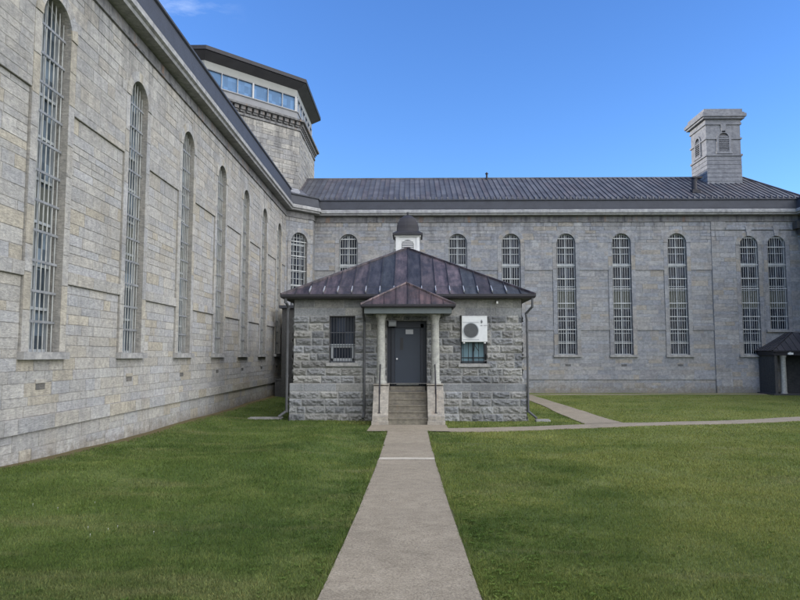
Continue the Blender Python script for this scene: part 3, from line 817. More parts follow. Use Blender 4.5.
# ------------------------------------------------------------------ rotunda tower
rot = empty('guard_tower', (-16.2, 49.05, 0), 'octagonal stone guard tower with glazed lookout cabin and wide flat roof behind the left corner', 'tower')
CX, CY = -16.2, 49.05
def octa(Rr, z):
    pts = []
    for k in range(8):
        t = math.pi/8+k*math.pi/4; q = Rr/math.cos(math.pi/8); pts.append((CX+q*math.cos(t), CY+q*math.sin(t), z))
    return pts
def octo_stack(name, mat, secs, parent=rot, cap=True):
    m = MB(); vs = []
    for Rr, z in secs: vs += octa(Rr, z)
    fs = [(i*8+k, i*8+(k+1)%8, (i+1)*8+(k+1)%8, (i+1)*8+k) for i in range(len(secs)-1) for k in range(8)]
    if cap: fs += [tuple(range(8))[::-1], tuple(range(len(secs)*8-8, len(secs)*8))]
    m.add(vs, fs); return put(m.build(name, mat), (0, 0, 0), 0, parent)
# diagonal corner wall with its window
L = math.hypot(1.45, 1.45)
m = MB(); r = random.Random(3)
cw = L/2; rc = .6
ashlar(m, 0, L, -.4, .84, 0, TF, r, .2, .36); ashlar(m, 0, L, .84, 1.14, .06, TF, r, .3, .3); ashlar(m, 0, L, 1.14, 2.3, 0, TF, r)
for a, b in ((0, cw-rc-.26), (cw+rc+.26, L)): ashlar(m, a, b, 2.3, 9.25, .02, TF, r, .25, .4)
ashlar(m, 0, L, 9.25, 10.76, .055, TF, r, .2, .36, disc=[(cw, 9.25, rc+.13)], prot=.01)
window_surround(m, cw, 2.42, 9.25, rc, TF, r)
m.box(0, L, .31, .6, -.4, 11.1, (.2,.2,.2))
put(m.build('corner_wall', 'ashlar_far', fix=False), (WX, 40.5, 0), R(45), rot)
m = MB(); ashlar(m, 0, .75, -.4, 10.76, .055, TF, r, .3, .45)
put(m.build('corner_pier', 'ashlar_far', fix=False), (-6.1, 41.95, 0), R(90), rot)
cornice(rot, 1, 3)
wc = make_window('window', 2.42, 9.25, rc, 'corner'); put(wc, (WX+.725, 40.5+.725, 0), R(45), rot)
# skirt roof between the wings up to the shaft
m = MB()
m.add([(WX-.1, 40.2, 12.18), (-6.2, 41.9, 12.18), (-6.2, 42.9, 12.18), (-7.7, 46.5, 13.9), (-9.5, 43.9, 13.9), (-11.5, 41.8, 13.6), (-9, 40.2, 12.6)], [(0, 1, 4, 5, 6), (1, 2, 3, 4)], (.12, .12, .13))
m.box(-7.6, -7.0, 42.0, 42.6, 12.2, 12.75, (.35, .35, .36)); m.bar((-9.3, 41.0, 12.95), (-7.3, 43.0, 12.95), .35, .06, (.3, .31, .33))
put(m.build('skirt_roof', 'roof'), (0, 0, 0), 0, rot)
# shaft of coursed stone
m = MB(); r = random.Random(6); Rs = 8.62; side = 2*Rs*math.tan(math.pi/8)
TS = [(.33,.32,.295), (.30,.295,.28), (.36,.345,.31), (.28,.275,.265), (.315,.30,.27)]
for k in range(8):
    t = k*math.pi/4
    mm = MB(); ashlar(mm, 0, side, 11.0, 17.62, 0, TS, r, .28, .4, prot=.045)
    rz = t+math.pi/2; Mx = Matrix.Translation((CX, CY, 0)) @ Matrix.Rotation(rz, 4, 'Z') @ Matrix.Translation((-side/2, -Rs, 0))
    b = len(m.v); m.v += [tuple(Mx @ Vector(v)) for v in mm.v]; m.f += [tuple(b+i for i in f) for f in mm.f]; m.c += mm.c; m.mi += mm.mi
m.hasc = True
put(m.build('shaft', 'ashlar_far', fix=False), (0, 0, 0), 0, rot)
octo_stack('shaft_core', 'trim', [(8.4, 0), (8.4, 18.0)])
octo_stack('string_course', 'cornice', [(8.6, 17.62), (8.72, 17.66), (8.72, 17.8), (8.6, 17.84), (8.6, 18.22), (9.0, 18.24), (9.02, 18.36), (8.5, 18.42)])
cb = None
for k in (5, 6, 7, 0, 1):
    rz = k*math.pi/4+math.pi/2; Mx = Matrix.Translation((CX, CY, 0)) @ Matrix.Rotation(rz, 4, 'Z'); sd = 2*8.6*math.tan(math.pi/8); n = 15
    for i in range(n):
        if cb is None:
            mm = MB(); mm.box(-.15, .15, -8.86, -8.55, 18.0, 18.238); mm.box(-.15, .15, -8.76, -8.55, 17.88, 17.998)
            o = cb = mm.build('corbel', 'cornice')
        else: o = cb.copy(); COL.objects.link(o)
        put(o, Mx @ Vector((-sd/2+sd*(i+.5)/n, 0, 0)), rz, rot)
octo_stack('cabin_base', 'cabgrey', [(8.46, 18.42), (8.46, 18.98), (8.52, 19.0), (8.52, 19.06), (8.3, 19.06)])
octo_stack('cabin_wall', 'cream', [(8.25, 19.06), (8.25, 20.0), (8.42, 20.1), (8.42, 20.65)])
octo_stack('cabin_roof', 'gutter', [(9.03, 20.98), (9.1, 21.0), (9.1, 21.24), (9.0, 21.28), (3, 22.2), (.2, 22.5)])
octo_stack('soffit', 'soffit', [(8.38, 20.56), (9.04, 20.96), (8.2, 20.98)], cap=False)
sd = 2*8.42*math.tan(math.pi/8)
for k in range(8):
    t = k*math.pi/4; rz = t+math.pi/2
    f = MB()
    x0, x1 = -sd/2+.06, sd/2-.06
    for i in range(7):
        x = x0+(x1-x0)*i/6; w = .055 if i in (0, 3, 6) else .014; x = min(max(x, x0+w), x1-w)
        f.box(x-w, x+w, -8.46, -8.3, 19.06, 20.1)
    f.box(x0, x1, -8.455, -8.31, 19.05, 19.1); f.cur = 1; f.box(x0, x1, -8.45, -8.31, 20.06, 20.12)
    o = f.build('window_band', ['cabwhite', 'cabgrey']); put(o, (CX, CY, 0), rz, rot)
    gm = MB(); gm.add([(x0, -8.34, 19.08), (x1, -8.34, 19.08), (x1, -8.34, 20.08), (x0, -8.34, 20.08)], [(0,1,2,3)])
    gm.build('glass', 'glass_tower', o)

# ------------------------------------------------------------------ gatehouse (small rock-faced building)
gh = empty('gatehouse', (-.1, 26, 0), 'small square rock-faced stone building in mid yard, hipped brown metal roof, steps and porch', 'building')
GX0, GX1, GY, GYB = -4.25, 4.07, 24.9, 36.5
def rock_face(name, origin, rz, width, courses, holes, seed, step=.028):
    """courses: list of (z0,z1,smooth,offset)."""
    r = random.Random(seed); rg = np.random.default_rng(seed)
    z_lo, z_hi = courses[0][0], courses[-1][1]
    ns = int(width/step)+1; nz = int((z_hi-z_lo)/step)+1
    s = np.linspace(0, width, ns); z = np.linspace(z_lo, z_hi, nz)
    D = np.zeros((nz, ns)); C = np.zeros((nz, ns, 3))
    S, Zz = np.meshgrid(s, z)
    base = fbm(S*9, Zz*14, seed, 4)-.47; big = fbm(S*3.5, Zz*5, seed+9, 3)-.45
    mort = np.array((.40, .40, .38))*.85
    for (z0, z1, smooth, off) in courses:
        rows = np.where((z >= z0) & (z < z1+1e-6))[0]
        x = -r.uniform(0, .4)
        while x < width:
            L = r.choice((r.uniform(.26, .5), r.uniform(.45, .85), r.uniform(.7, 1.2))) if not smooth else r.uniform(.7, 1.3)
            cols = np.where((s >= x) & (s < x+L))[0]
            if len(cols) and len(rows):
                ss = S[np.ix_(rows, cols)]; zz = Zz[np.ix_(rows, cols)]
                ed = np.minimum(np.minimum(ss-x, x+L-ss), np.minimum(zz-z0, z1-zz))
                j = np.clip((ed-.006)/.012, 0, 1)
                t = r.uniform(.74, 1.22); col = np.array(r.choice([(.262,.268,.264), (.24,.246,.246), (.29,.288,.268), (.268,.266,.25), (.225,.234,.24)]))*t
                if smooth:
                    dd = .012*j+base[np.ix_(rows, cols)]*.008; cc = col*1.12
                    C[np.ix_(rows, cols)] = mort*(1-j[..., None])+cc*j[..., None]
                else:
                    e = np.clip((ed-.022)/.05, 0, 1)**.6
                    u = (ss-x-L/2)/L; v = (zz-(z0+z1)/2)/(z1-z0)
                    ridge = r.uniform(-.3, .35); kx, kz = r.uniform(-.5, .5), r.uniform(-.3, .6)
                    fac = .8-abs(v-ridge-kx*u*.5)*1.0+kz*.3*v
                    amp = r.uniform(.035, .08)
                    dd = .01*j+e*(amp*(.45+.55*fac)+base[np.ix_(rows, cols)]*.17+big[np.ix_(rows, cols)]*.06)
                    m_ = np.clip((ed-.02)/.012, 0, 1)[..., None]
                    marg = col*1.35*j[..., None]+mort*(1-j[..., None])
                    C[np.ix_(rows, cols)] = marg*(1-m_)+col*m_
                D[np.ix_(rows, cols)] = dd+off
            x += L
    m = MB()
    m.v = np.stack([S.ravel(), -D.ravel(), Zz.ravel()], 1).tolist(); m.v = [tuple(v) for v in m.v]
    m.c = [tuple(c) for c in C.reshape(-1, 3).tolist()]; m.hasc = True
    def inhole(a, b): return any(h[0] < a < h[1] and h[2] < b < h[3] for h in holes)
    for j in range(nz-1):
        for i in range(ns-1):
            if inhole((s[i]+s[i+1])/2, (z[j]+z[j+1])/2): continue
            m.f.append((j*ns+i, j*ns+i+1, (j+1)*ns+i+1, (j+1)*ns+i))
    m.mi = [0]*len(m.f)
    # side closings of the openings
    for a, b, c, d in holes:
        for q in ((a-.004, a+.012, c, d), (b-.012, b+.004, c, d), (a, b, d-.012, d+.004), (a, b, c-.004, c+.012)):
            m.box(q[0], q[1], -.02, .42, q[2], q[3], (.2, .2, .195))
    o = m.build(name, 'rock', fix=False); put(o, origin, rz, gh)
    return o
CR = [(1.33+i*.2733, 1.33+(i+1)*.2733, False, 0) for i in range(9)]
UP = CR+[(3.79, 4.08, True, .0), (4.08, 4.42, True, .015)]
LO = [(-.15, .25, False, 0), (.25, .51, False, 0), (.51, .78, False, 0), (.78, 1.04, False, 0), (1.04, 1.33, True, 0)]
def H(x0, x1, z0, z1, o): return (x0-o, x1-o, z0, z1)
hu = [H(-.85, .62, 1.33, 3.62, GX0), H(-2.96, -2.0, 2.07, 3.79, GX0), H(1.84, 2.8, 2.04, 3.79, GX0)]
rock_face('wall', (GX0, GY, 0), 0, GX1-GX0, UP, hu, 41)
rock_face('plinth', (GX0-.12, GY-.1, 0), 0, GX1-GX0+.24, LO, [H(-.85, .62, 1.06, 1.33, GX0-.12)], 42)
rock_face('wall', (GX1, GY, 0), R(90), GYB-GY, UP, [], 43, .06)
rock_face('plinth', (GX1+.12, GY-.1, 0), R(90), GYB-GY+.2, LO, [], 44, .06)
rock_face('wall', (GX0, GYB, 0), R(-90), GYB-GY, UP, [], 45, .06)
rock_face('plinth', (GX0-.12, GYB+.1, 0), R(-90), GYB-GY+.2, LO, [], 46, .06)
m = MB()
m.box(GX0+.45, GX1-.45, GY+.43, GYB-.1, -.1, 4.5); m.box(GX0-.105, GX1+.105, GY-.085, GY+.3, 1.318, 1.33) if False else None
# stone ledge on the plinth, either side of the doorway
m.box(GX0-.11, -.85, GY-.1, GY+.02, 1.31, 1.333); m.box(.62, GX1+.11, GY-.1, GY+.02, 1.31, 1.333)
m.box(GX1-.02, GX1+.11, GY, GYB, 1.31, 1.333); m.box(GX0-.11, GX0+.02, GY, GYB, 1.31, 1.333)
m.box(-.9, -.85, GY, GY+.43, 1.0, 3.7); m.box(.62, .67, GY, GY+.43, 1.0, 3.7); m.box(-.9, .67, GY+.02, GY+.43, 3.62, 3.7)
put(m.build('core', 'trim'), (0, 0, 0), 0, gh)
# eaves frieze, soffit and gutter
EX0, EX1, EY0, EY1, EZ = -4.66, 4.5, 24.38, GYB+.5, 4.42
m = MB()
m.box(EX0+.06, EX1-.06, EY0+.05, EY1, EZ-.03, EZ+.02)
put(m.build('soffit', 'darkwall'), (0, 0, 0), 0, gh)
m = MB()
def gutter(m, x0, x1, y0, y1, z, e=.1, h=.13):
    # box gutter swept round the eave: front, left and right
    prof = [(0, 0), (-e*.7, -.01), (-e, h*.35), (-e, h), (-e+.015, h), (-e+.015, h*.4), (0, .03)]
    pl = [(x0, y1), (x0, y0), (x1, y0), (x1, y1)]
    outs = [(-1, 0), (-1, -1), (1, -1), (1, 0)]
    vs = []
    for (px, py), (ox, oy) in zip(pl, outs):
        for d, zz in prof: vs.append((px-ox*d, py-oy*d, z+zz))
    k = len(prof); fs = [(i*k+j, i*k+(j+1)%k, (i+1)*k+(j+1)%k, (i+1)*k+j) for i in range(3) for j in range(k)]
    m.add(vs, fs)
gutter(m, EX0+.08, EX1-.08, EY0+.08, EY1, EZ)
put(m.build('gutter', 'gutter'), (0, 0, 0), 0, gh)
# hip roof
RC = [(.036,.032,.036), (.044,.034,.039), (.033,.033,.039), (.052,.041,.047), (.032,.036,.041), (.064,.052,.058), (.038,.032,.035)]
m = MB(); rr_ = random.Random(14); guard_list.clear()
AZ, AY0, AY1, AX = 6.93, 29.0, 32.3, -.12
e = .02
seam_roof(m, (EX0, EY0, 4.53), (EX1, EY0, 4.53), (AX-e, AY0, AZ), (AX+e, AY0, AZ), 0, .52, RC, rr_, .045, (.12, .66), 50, .2)
seam_roof(m, (EX1, EY0, 4.53), (EX1, EY1, 4.53), (AX, AY0, AZ), (AX, AY1, AZ), 0, .52, RC, rr_, .045, None, 50, .2)
seam_roof(m, (EX0, EY0, 4.53), (EX0, EY1, 4.53), (AX, AY0, AZ), (AX, AY1, AZ), 0, .52, RC, rr_, .045, None, 50, .2)
m.add([(EX0, EY1, 4.53), (EX1, EY1, 4.53), (AX, AY1, AZ)], [(0,1,2)], RC[0])
for a in ((EX0, EY0, 4.55), (EX1, EY0, 4.55)): m.bar(a, (AX, AY0, AZ+.03), .09, .07, (.06, .05, .055))
m.bar((AX, AY0-.03, AZ+.03), (AX, AY1, AZ+.03), .1, .07, (.06, .05, .055))
put(m.build('roof', 'copper', fix=False), (0, 0, 0), 0, gh)
for p, q, nn in guard_list:
    m = MB(); m.bar(p+nn*.05, q+nn*.02, .03, .07, up=nn)
    put(m.build('snow_guard', 'galv'), (0, 0, 0), 0, gh)
m = MB(); p = Vector((EX0+.75, EY0+.45, 4.53+.45*.52+.09)); m.tube(p, (EX1-.75, p.y, p.z), .008, 6)
put(m.build('snow_rail', 'darkmetal'), (0, 0, 0), 0, gh)
# cupola
cup = MB(); CUX, CUY = -.1, 31.0
cup.box(CUX-.52, CUX+.52, CUY-.5, CUY+.5, 6.5, 7.72)
for sx in (-1, 1): cup.box(CUX+sx*.47-.07, CUX+sx*.47+.07, CUY-.54, CUY-.4, 6.8, 7.72)
cup.box(CUX-.6, CUX+.6, CUY-.58, CUY+.58, 7.7, 7.78)
cupo = put(cup.build('cupola', 'white'), (0, 0, 0), 0, gh)
l = MB()
pts = [(-.27, 7.15), (.27, 7.15), (.27, 7.38)]+[(math.cos(math.pi*i/8)*.27, 7.38+math.sin(math.pi*i/8)*.18) for i in range(1, 8)]+[(-.27, 7.38)]
l.add([(CUX+x, CUY-.503, z) for x, z in pts], [tuple(range(len(pts)))]); l.cur = 1
for i in range(5):
    z = 7.16+i*.078; l.box(CUX-.25, CUX+.25, CUY-.535, CUY-.5, z, z+.035)
l.build('louvre', ['black', 'white'], cupo)
d = MB()
def ringsq(w, z, n=8, rnd_=.0): return [(CUX+sx*w, CUY+sy*w, z) for sx, sy in ((-1,-1),(1,-1),(1,1),(-1,1))]
prof = [(.68, 7.76), (.68, 7.86), (.62, 7.89), (.52, 7.98), (.5, 8.1), (.49, 8.25), (.45, 8.42), (.37, 8.58), (.24, 8.70), (.09, 8.77), (.05, 8.8), (.05, 8.93)]
n = 24; vs = []
for w, z in prof:
    for i in range(n):
        t = 2*math.pi*i/n; k = .35 if z > 7.95 else 0
        sq = 1/max(abs(math.cos(t)), abs(math.sin(t))); q = w*(sq*(1-k)+k*1.04)
        vs.append((CUX+math.cos(t)*q, CUY+math.sin(t)*q, z))
d.add(vs, [(j*n+i, j*n+(i+1)%n, (j+1)*n+(i+1)%n, (j+1)*n+i) for j in range(len(prof)-1) for i in range(n)]+[tuple(range(n))[::-1]])
d.build('dome', 'gutter', cupo)
# doorway: frame, transom panel, door
m = MB()
m.box(-.68, -.57, 25.1, 25.24, 1.22, 3.5); m.box(.39, .5, 25.1, 25.24, 1.22, 3.5); m.box(-.68, .5, 25.1, 25.24, 3.36, 3.5); m.box(-.57, .39, 25.15, 25.2, 3.5, 3.62) 
m.box(-.85, -.68, 25.18, 25.3, 1.05, 3.62); m.box(.5, .62, 25.18, 25.3, 1.05, 3.62); m.box(-.68, .5, 25.2, 25.3, 3.5, 3.62)
put(m.build('door_frame', 'doorframe'), (0, 0, 0), 0, gh)
m = MB(); m.box(-.56, .38, 25.15, 25.2, 1.25, 3.35)
dr = put(m.build('door', 'door'), (0, 0, 0), 0, gh)
m = MB(); m.box(-.36, -.25, 25.135, 25.149, 2.55, 3.0); m.build('glass', 'black', dr)
m = MB(); m.tube((-.48, 25.15, 2.22), (-.48, 25.08, 2.22), .018, 8); m.tube((-.48, 25.08, 2.22), (-.48, 25.05, 2.22), .035, 10); m.build('knob', 'galv', dr)
m = MB(); m.box(-.16, .12, 25.137, 25.149, 3.13, 3.3); m.build('notice', 'paper', dr)
m = MB(); m.box(-.5, .32, 25.138, 25.149, 1.26, 1.34); m.build('kick_plate', 'galv', dr)
# left window with bars
def small_window(xa, xb, z0, z1, kind):
    f = MB(); t = .05; y = GY+.16
    f.box(xa, xa+t, y, y+.06, z0, z1); f.box(xb-t, xb, y, y+.06, z0, z1); f.box(xa, xb, y, y+.06, z1-t, z1); f.box(xa, xb, y, y+.06, z0, z0+t)
    if kind == 0:
        f.cur = 1; f.box(xa+.01, xb-.01, y-.03, y+.04, z0+.55, z0+.68); f.box(xa+.03, xa+.12, y-.02, y+.03, z0, z0+.55); f.box(xb-.12, xb-.03, y-.02, y+.03, z0, z0+.55); f.box(xa+.04, xb-.04, y-.02, y+.03, z0+.02, z0+.16)
    else:
        f.box((xa+xb)/2-.02, (xa+xb)/2+.02, y-.02, y+.04, z0, z1); f.box(xa, xb, y-.015, y+.04, z0+.2, z0+.23)
    o = put(f.build('window', ['black', 'sash']), (0, 0, 0), 0, gh)
    gm = MB(); gm.box(xa+.02, xb-.02, y+.035, y+.05, z0+.02, z1-.02); gm.build('glass', 'glass' if kind == 0 else 'blueglass', o)
    b = MB(); n = 9 if kind == 0 else 5
    for i in range(n): x = xa+(xb-xa)*(i+.5)/n; b.tube((x, GY+.05, z0), (x, GY+.05, z1), .011, 6)
    for z in ((z0+1.1, z0+.62, z0+.05) if kind == 0 else (z0+.08,)): b.box(xa, xb, GY+.035, GY+.045, z-.015, z+.015)
    b.build('bars', 'darkbar' if kind == 0 else 'black', o)
    s = MB(); s.box(xa-.1, xb+.12, GY-.13, GY+.16, z0-.12, z0+.0); s.build('sill', 'trim', o)
small_window(-2.95, -2.01, 2.08, 3.78, 0)
small_window(1.85, 2.79, 2.05, 3.78, 1)
# steps, landing, cheek walls
m = MB()
ys_ = [23.12, 23.37, 23.62, 23.87, 24.12]; tops = [.25, .45, .65, .85, 1.06]
for i, (yy, zt) in enumerate(zip(ys_, tops)):
    m.box(-.74, .59, yy, 25.1 if i == 4 else ys_[i+1]+.02, -.1, zt-.045)
    m.box(-.74, .59, yy-.025, (25.1 if i == 4 else ys_[i+1]+.02), zt-.044, zt)
m.box(-.72, .55, 24.84, 25.14, 1.061, 1.225)
put(m.build('steps', 'steps'), (0, 0, 0), 0, gh)
def cheek(xa, xb):
    pts = [(22.86, .33), (23.05, .36), (23.1, .42), (23.82, 1.29), (24.78, 1.31), (24.78, -.1), (22.86, -.1)]
    m = MB(); n = len(pts)
    v = [(xa, y, z) for y, z in pts]+[(xb, y, z) for y, z in pts]
    m.add(v, [tuple(range(n)), tuple(range(n, 2*n))[::-1]]+[(i, n+i, n+(i+1)%n, (i+1)%n) for i in range(n)])
    m.box(xa-.02, xb+.02, 22.83, 23.0, -.05, .17); m.box(xa-.015, xb+.015, 23.78, 24.78, 1.312, 1.35)
    o = put(m.build('cheek_wall', 'cheek'), (0, 0, 0), 0, gh)
    bv = o.modifiers.new('bevel', 'BEVEL'); bv.width = .012; bv.segments = 2
cheek(-1.27, -.742); cheek(.592, 1.15)
for xc in (-1.02, .89):
    m = MB(); n = 28; vs = []
    pr = [(.2, 1.352), (.2, 1.42), (.165, 1.46), (.15, 1.5), (.146, 2.4), (.136, 3.55), (.155, 3.6), (.155, 3.66), (.185, 3.7), (.185, 3.8)]
    for q, z in pr: vs += [(xc+math.cos(2*math.pi*i/n)*q, 24.08+math.sin(2*math.pi*i/n)*q, z) for i in range(n)]
    m.add(vs, [(j*n+i, j*n+(i+1)%n, (j+1)*n+(i+1)%n, (j+1)*n+i) for j in range(len(pr)-1) for i in range(n)])
    o = m.build('column', 'column', smooth=True); put(o, (0, 0, 0), 0, gh)
    m = MB(); x = xc-.03*(1 if xc < 0 else -1)*0
    m.tube((x-.02, 23.12, .42), (x-.02, 23.12, 1.2), .022, 8); m.tube((x-.02, 23.12, 1.2), (x-.02, 23.9, 2.02), .022, 8); m.tube((x-.02, 23.6, 1.0), (x-.02, 23.6, 1.7), .018, 8); m.tube((x-.02, 23.9, 2.02), (x-.02, 23.96, 2.02), .022, 8)
    m.box(x-.07, x+.03, 23.07, 23.17, .41, .43)
    put(m.build('handrail', 'gutter'), (0, 0, 0), 0, gh)
# porch roof
PX0, PX1, PY0 = -1.72, 1.58, 23.46
m = MB(); m.box(PX0+.13, PX1-.13, PY0+.13, PY0+.38, 3.8, 4.03); m.box(PX0+.13, PX0+.38, PY0+.38, GY-.02, 3.8, 4.03); m.box(PX1-.38, PX1-.13, PY0+.38, GY-.02, 3.8, 4.03)
m.box(PX0+.38, PX1-.38, PY0+.38, GY-.02, 3.95, 4.0)
put(m.build('porch_beam', 'beam'), (0, 0, 0), 0, gh)
m = MB(); gutter(m, PX0+.07, PX1-.07, PY0+.07, GY+.2, 4.02, .08, .1)
put(m.build('porch_gutter', 'gutter'), (0, 0, 0), 0, gh)
m = MB(); PZ = 4.97; px = -.13
RP = [(.046,.031,.034), (.054,.035,.037), (.042,.031,.035), (.06,.04,.041)]
seam_roof(m, (PX0, PY0, 4.1), (PX1, PY0, 4.1), (px-.02, 24.6, PZ), (px+.02, 24.6, PZ), 0, .42, RP, rr_, .035, None, 3, .2)
seam_roof(m, (PX1, PY0, 4.1), (PX1, 25.6, 4.1), (px, 24.6, PZ), (px, 25.6, PZ), 0, .42, RP, rr_, .035, None, 3, .2)
seam_roof(m, (PX0, PY0, 4.1), (PX0, 25.6, 4.1), (px, 24.6, PZ), (px, 25.6, PZ), 0, .42, RP, rr_, .035, None, 3, .2)
for a in ((PX0, PY0, 4.12), (PX1, PY0, 4.12)): m.bar(a, (px, 24.6, PZ+.02), .07, .05, (.13, .10, .10))
m.bar((px, 24.58, PZ+.02), (px, 25.6, PZ+.02), .07, .05, (.08, .06, .06))
put(m.build('porch_roof', 'copper', fix=False), (0, 0, 0), 0, gh)
m = MB(); m.box(-.78, -.5, 24.7, 24.88, 3.4, 3.62); m.cur = 1; m.box(-.76, -.52, 24.66, 24.7, 3.45, 3.55); m.cur = 0; m.bar((-.64, 24.8, 3.6), (-.64, 24.8, 3.95), .03, .03, up=(0,1,0))
put(m.build('porch_lamp', ['barflat', 'sash']), (0, 0, 0), 0, gh)
# downpipes
def downpipe(pts, rad, parent=gh, name='downpipe', mat='downpipe', br=()):
    m = MB()
    for a, b in zip(pts[:-1], pts[1:]): m.tube(a, b, rad, 10)
    for p in pts[1:-1]: m.tube(Vector(p)-Vector((0,0,rad)), Vector(p)+Vector((0,0,rad)), rad*1.12, 10)
    for z in br: m.tube((pts[-2][0], pts[-2][1], z-.03), (pts[-2][0], pts[-2][1], z+.03), rad*1.3, 10); m.box(pts[-2][0]-.02, pts[-2][0]+.02, pts[-2][1], pts[-2][1]+.12, z-.02, z+.02)
    return put(m.build(name, mat), (0, 0, 0), 0, parent)
downpipe([(4.4, 24.45, 4.42), (4.4, 24.45, 4.1), (4.2, 24.66, 3.85), (4.24, 24.7, 3.6), (4.24, 24.7, .35), (4.5, 24.5, .12)], .042, br=(3.2, 2.3, 1.2))
downpipe([(-4.5, 24.47, 4.42), (-4.5, 24.47, 4.28), (-4.43, 24.7, 4.1), (-4.46, 24.72, 3.9), (-4.46, 24.72, .35), (-4.72, 24.6, .15)], .05, br=(3.2, 1.6))
downpipe([(-1.62, 23.6, 4.04), (-1.66, 24.3, 3.8), (-1.66, 24.76, 3.6), (-1.66, 24.74, .3), (-1.7, 24.6, .1)], .045, br=(3.0, 1.5))
m = MB(); m.box(3.12, 3.2, GY-.2, GY, 4.25, 4.33); m.cur = 1; m.tube((3.16, GY-.22, 4.22), (3.16, GY-.22, 4.30), .04, 10)
put(m.build('wall_lamp', ['gutter', 'lamp']), (0, 0, 0), 0, gh)
# dark link building in the gap behind the gatehouse
lk = empty('link_building', (-5.8, 37.5, 0), 'dark stone link in the narrow gap left of the small building', 'building')
m = MB(); r = random.Random(77)
m.box(0, 2.8, .02, 3.5, -.2, 4.9)
put(m.build('wall', 'darkwall'), (-6.95, 36.8, 0), 0, lk)
m = MB(); m.prism([(-7.1, 4.9), (-4.1, 4.9), (-4.1, 5.05), (-7.1, 5.05)], 36.65, 40.4); put(m.build('roof', 'darkmetal'), (0, 0, 0), 0, lk)
m = MB(); m.box(-7.3, -6.95, 36.9, 39, -.2, 1.0); m.box(-7.33, -6.93, 36.85, 39, 1.0, 1.08); put(m.build('low_wall', 'darkwall'), (0, 0, 0), 0, lk)

# ------------------------------------------------------------------ air conditioner on the right window
ac = empty('air_conditioner', (2.32, GY-.1, 2.86), 'white air conditioning unit with round dark fan in the window right of the door', 'air conditioner')
def acpart(m, name, mat, par=ac): 
    o = m.build(name, mat); o.parent = par; o.location = -ac.location if par is ac else (0, 0, 0); return o
x0, x1, z0, z1, yf = 1.87, 2.79, 2.83, 3.75, GY-.28
m = MB(); m.box(x0, x1, yf, GY+.12, z0, z1); m.box(x0-.012, x1+.012, yf-.012, GY+.1, z1, z1+.03); m.box(x0+.05, x0+.12, yf+.02, GY, z0-.06, z0); m.box(x1-.12, x1-.05, yf+.02, GY, z0-.06, z0)
cs = acpart(m, 'casing', 'acwhite'); bv = cs.modifiers.new('bevel', 'BEVEL'); bv.width = .015; bv.segments = 2; bv.limit_method = 'ANGLE'
fx, fz = x0+.33, 3.24
m = MB(); n = 40
m.add([(fx+math.cos(2*math.pi*i/n)*.265, yf-.006, fz+math.sin(2*math.pi*i/n)*.265) for i in range(n)], [tuple(range(n))])
for q in np.arange(.04, .27, .03):
    for i in range(n):
        t0, t1 = 2*math.pi*i/n, 2*math.pi*(i+1)/n
        m.bar((fx+math.cos(t0)*q, yf-.016, fz+math.sin(t0)*q), (fx+math.cos(t1)*q, yf-.016, fz+math.sin(t1)*q), .008, .006, up=(0,1,0))
for i in range(8):
    t = math.pi*i/4; m.bar((fx, yf-.02, fz), (fx+math.cos(t)*.265, yf-.02, fz+math.sin(t)*.265), .01, .006, up=(0,1,0))
acpart(m, 'fan_grille', 'acgrey')
m = MB()
for i in range(n):
    t0, t1 = 2*math.pi*i/n, 2*math.pi*(i+1)/n
    m.bar((fx+math.cos(t0)*.275, yf-.012, fz+math.sin(t0)*.275), (fx+math.cos(t1)*.275, yf-.012, fz+math.sin(t1)*.275), .03, .02, up=(0,1,0))
m.box(fx-.29, fx+.29, yf-.012, yf, 2.9, 2.925); m.box(fx-.29, fx+.29, yf-.012, yf, 3.53, 3.55)
acpart(m, 'fan_ring', 'sash')
m = MB(); m.box(2.575, 2.6, yf-.018, yf-.012, 3.5, 3.62); m.box(2.56, 2.63, yf-.018, yf-.012, 3.53, 3.58); m.tube((2.59, yf-.012, 3.6), (2.59, yf-.02, 3.6), .028, 10)
m.box(2.55, 2.62, yf-.018, yf-.012, 3.42, 3.44); m.box(2.66, 2.78, yf-.018, yf-.012, 3.42, 3.435)
acpart(m, 'emblem', 'barflat')
m = MB(); m.bar((2.72, yf+.1, 2.83), (2.72, yf+.14, 2.4), .07, .05, up=(0,1,0)); m.bar((2.36, yf+.2, 2.83), (2.33, GY, 2.5), .02, .02, up=(0,1,0)); m.bar((2.36, yf+.2, 2.7), (2.5, GY, 2.5), .02, .02, up=(0,1,0))
acpart(m, 'bracket', 'black')
m = MB(); m.tube((2.83, GY-.02, 3.3), (2.95, GY-.1, 3.3), .012, 6); m.tube((2.95, GY-.1, 3.3), (2.95, GY-.11, 4.3), .012, 6); m.tube((2.95, GY-.11, 3.3), (2.95, GY-.11, 2.2), .01, 6); m.tube((2.95, GY-.11, 2.2), (2.7, GY-.08, 2.15), .01, 6)
acpart(m, 'cable', 'barflat')
m = MB(); m.box(1.82, 2.82, yf+.02, GY+.14, z1+.032, z1+.045); acpart(m, 'top_flashing', 'black')

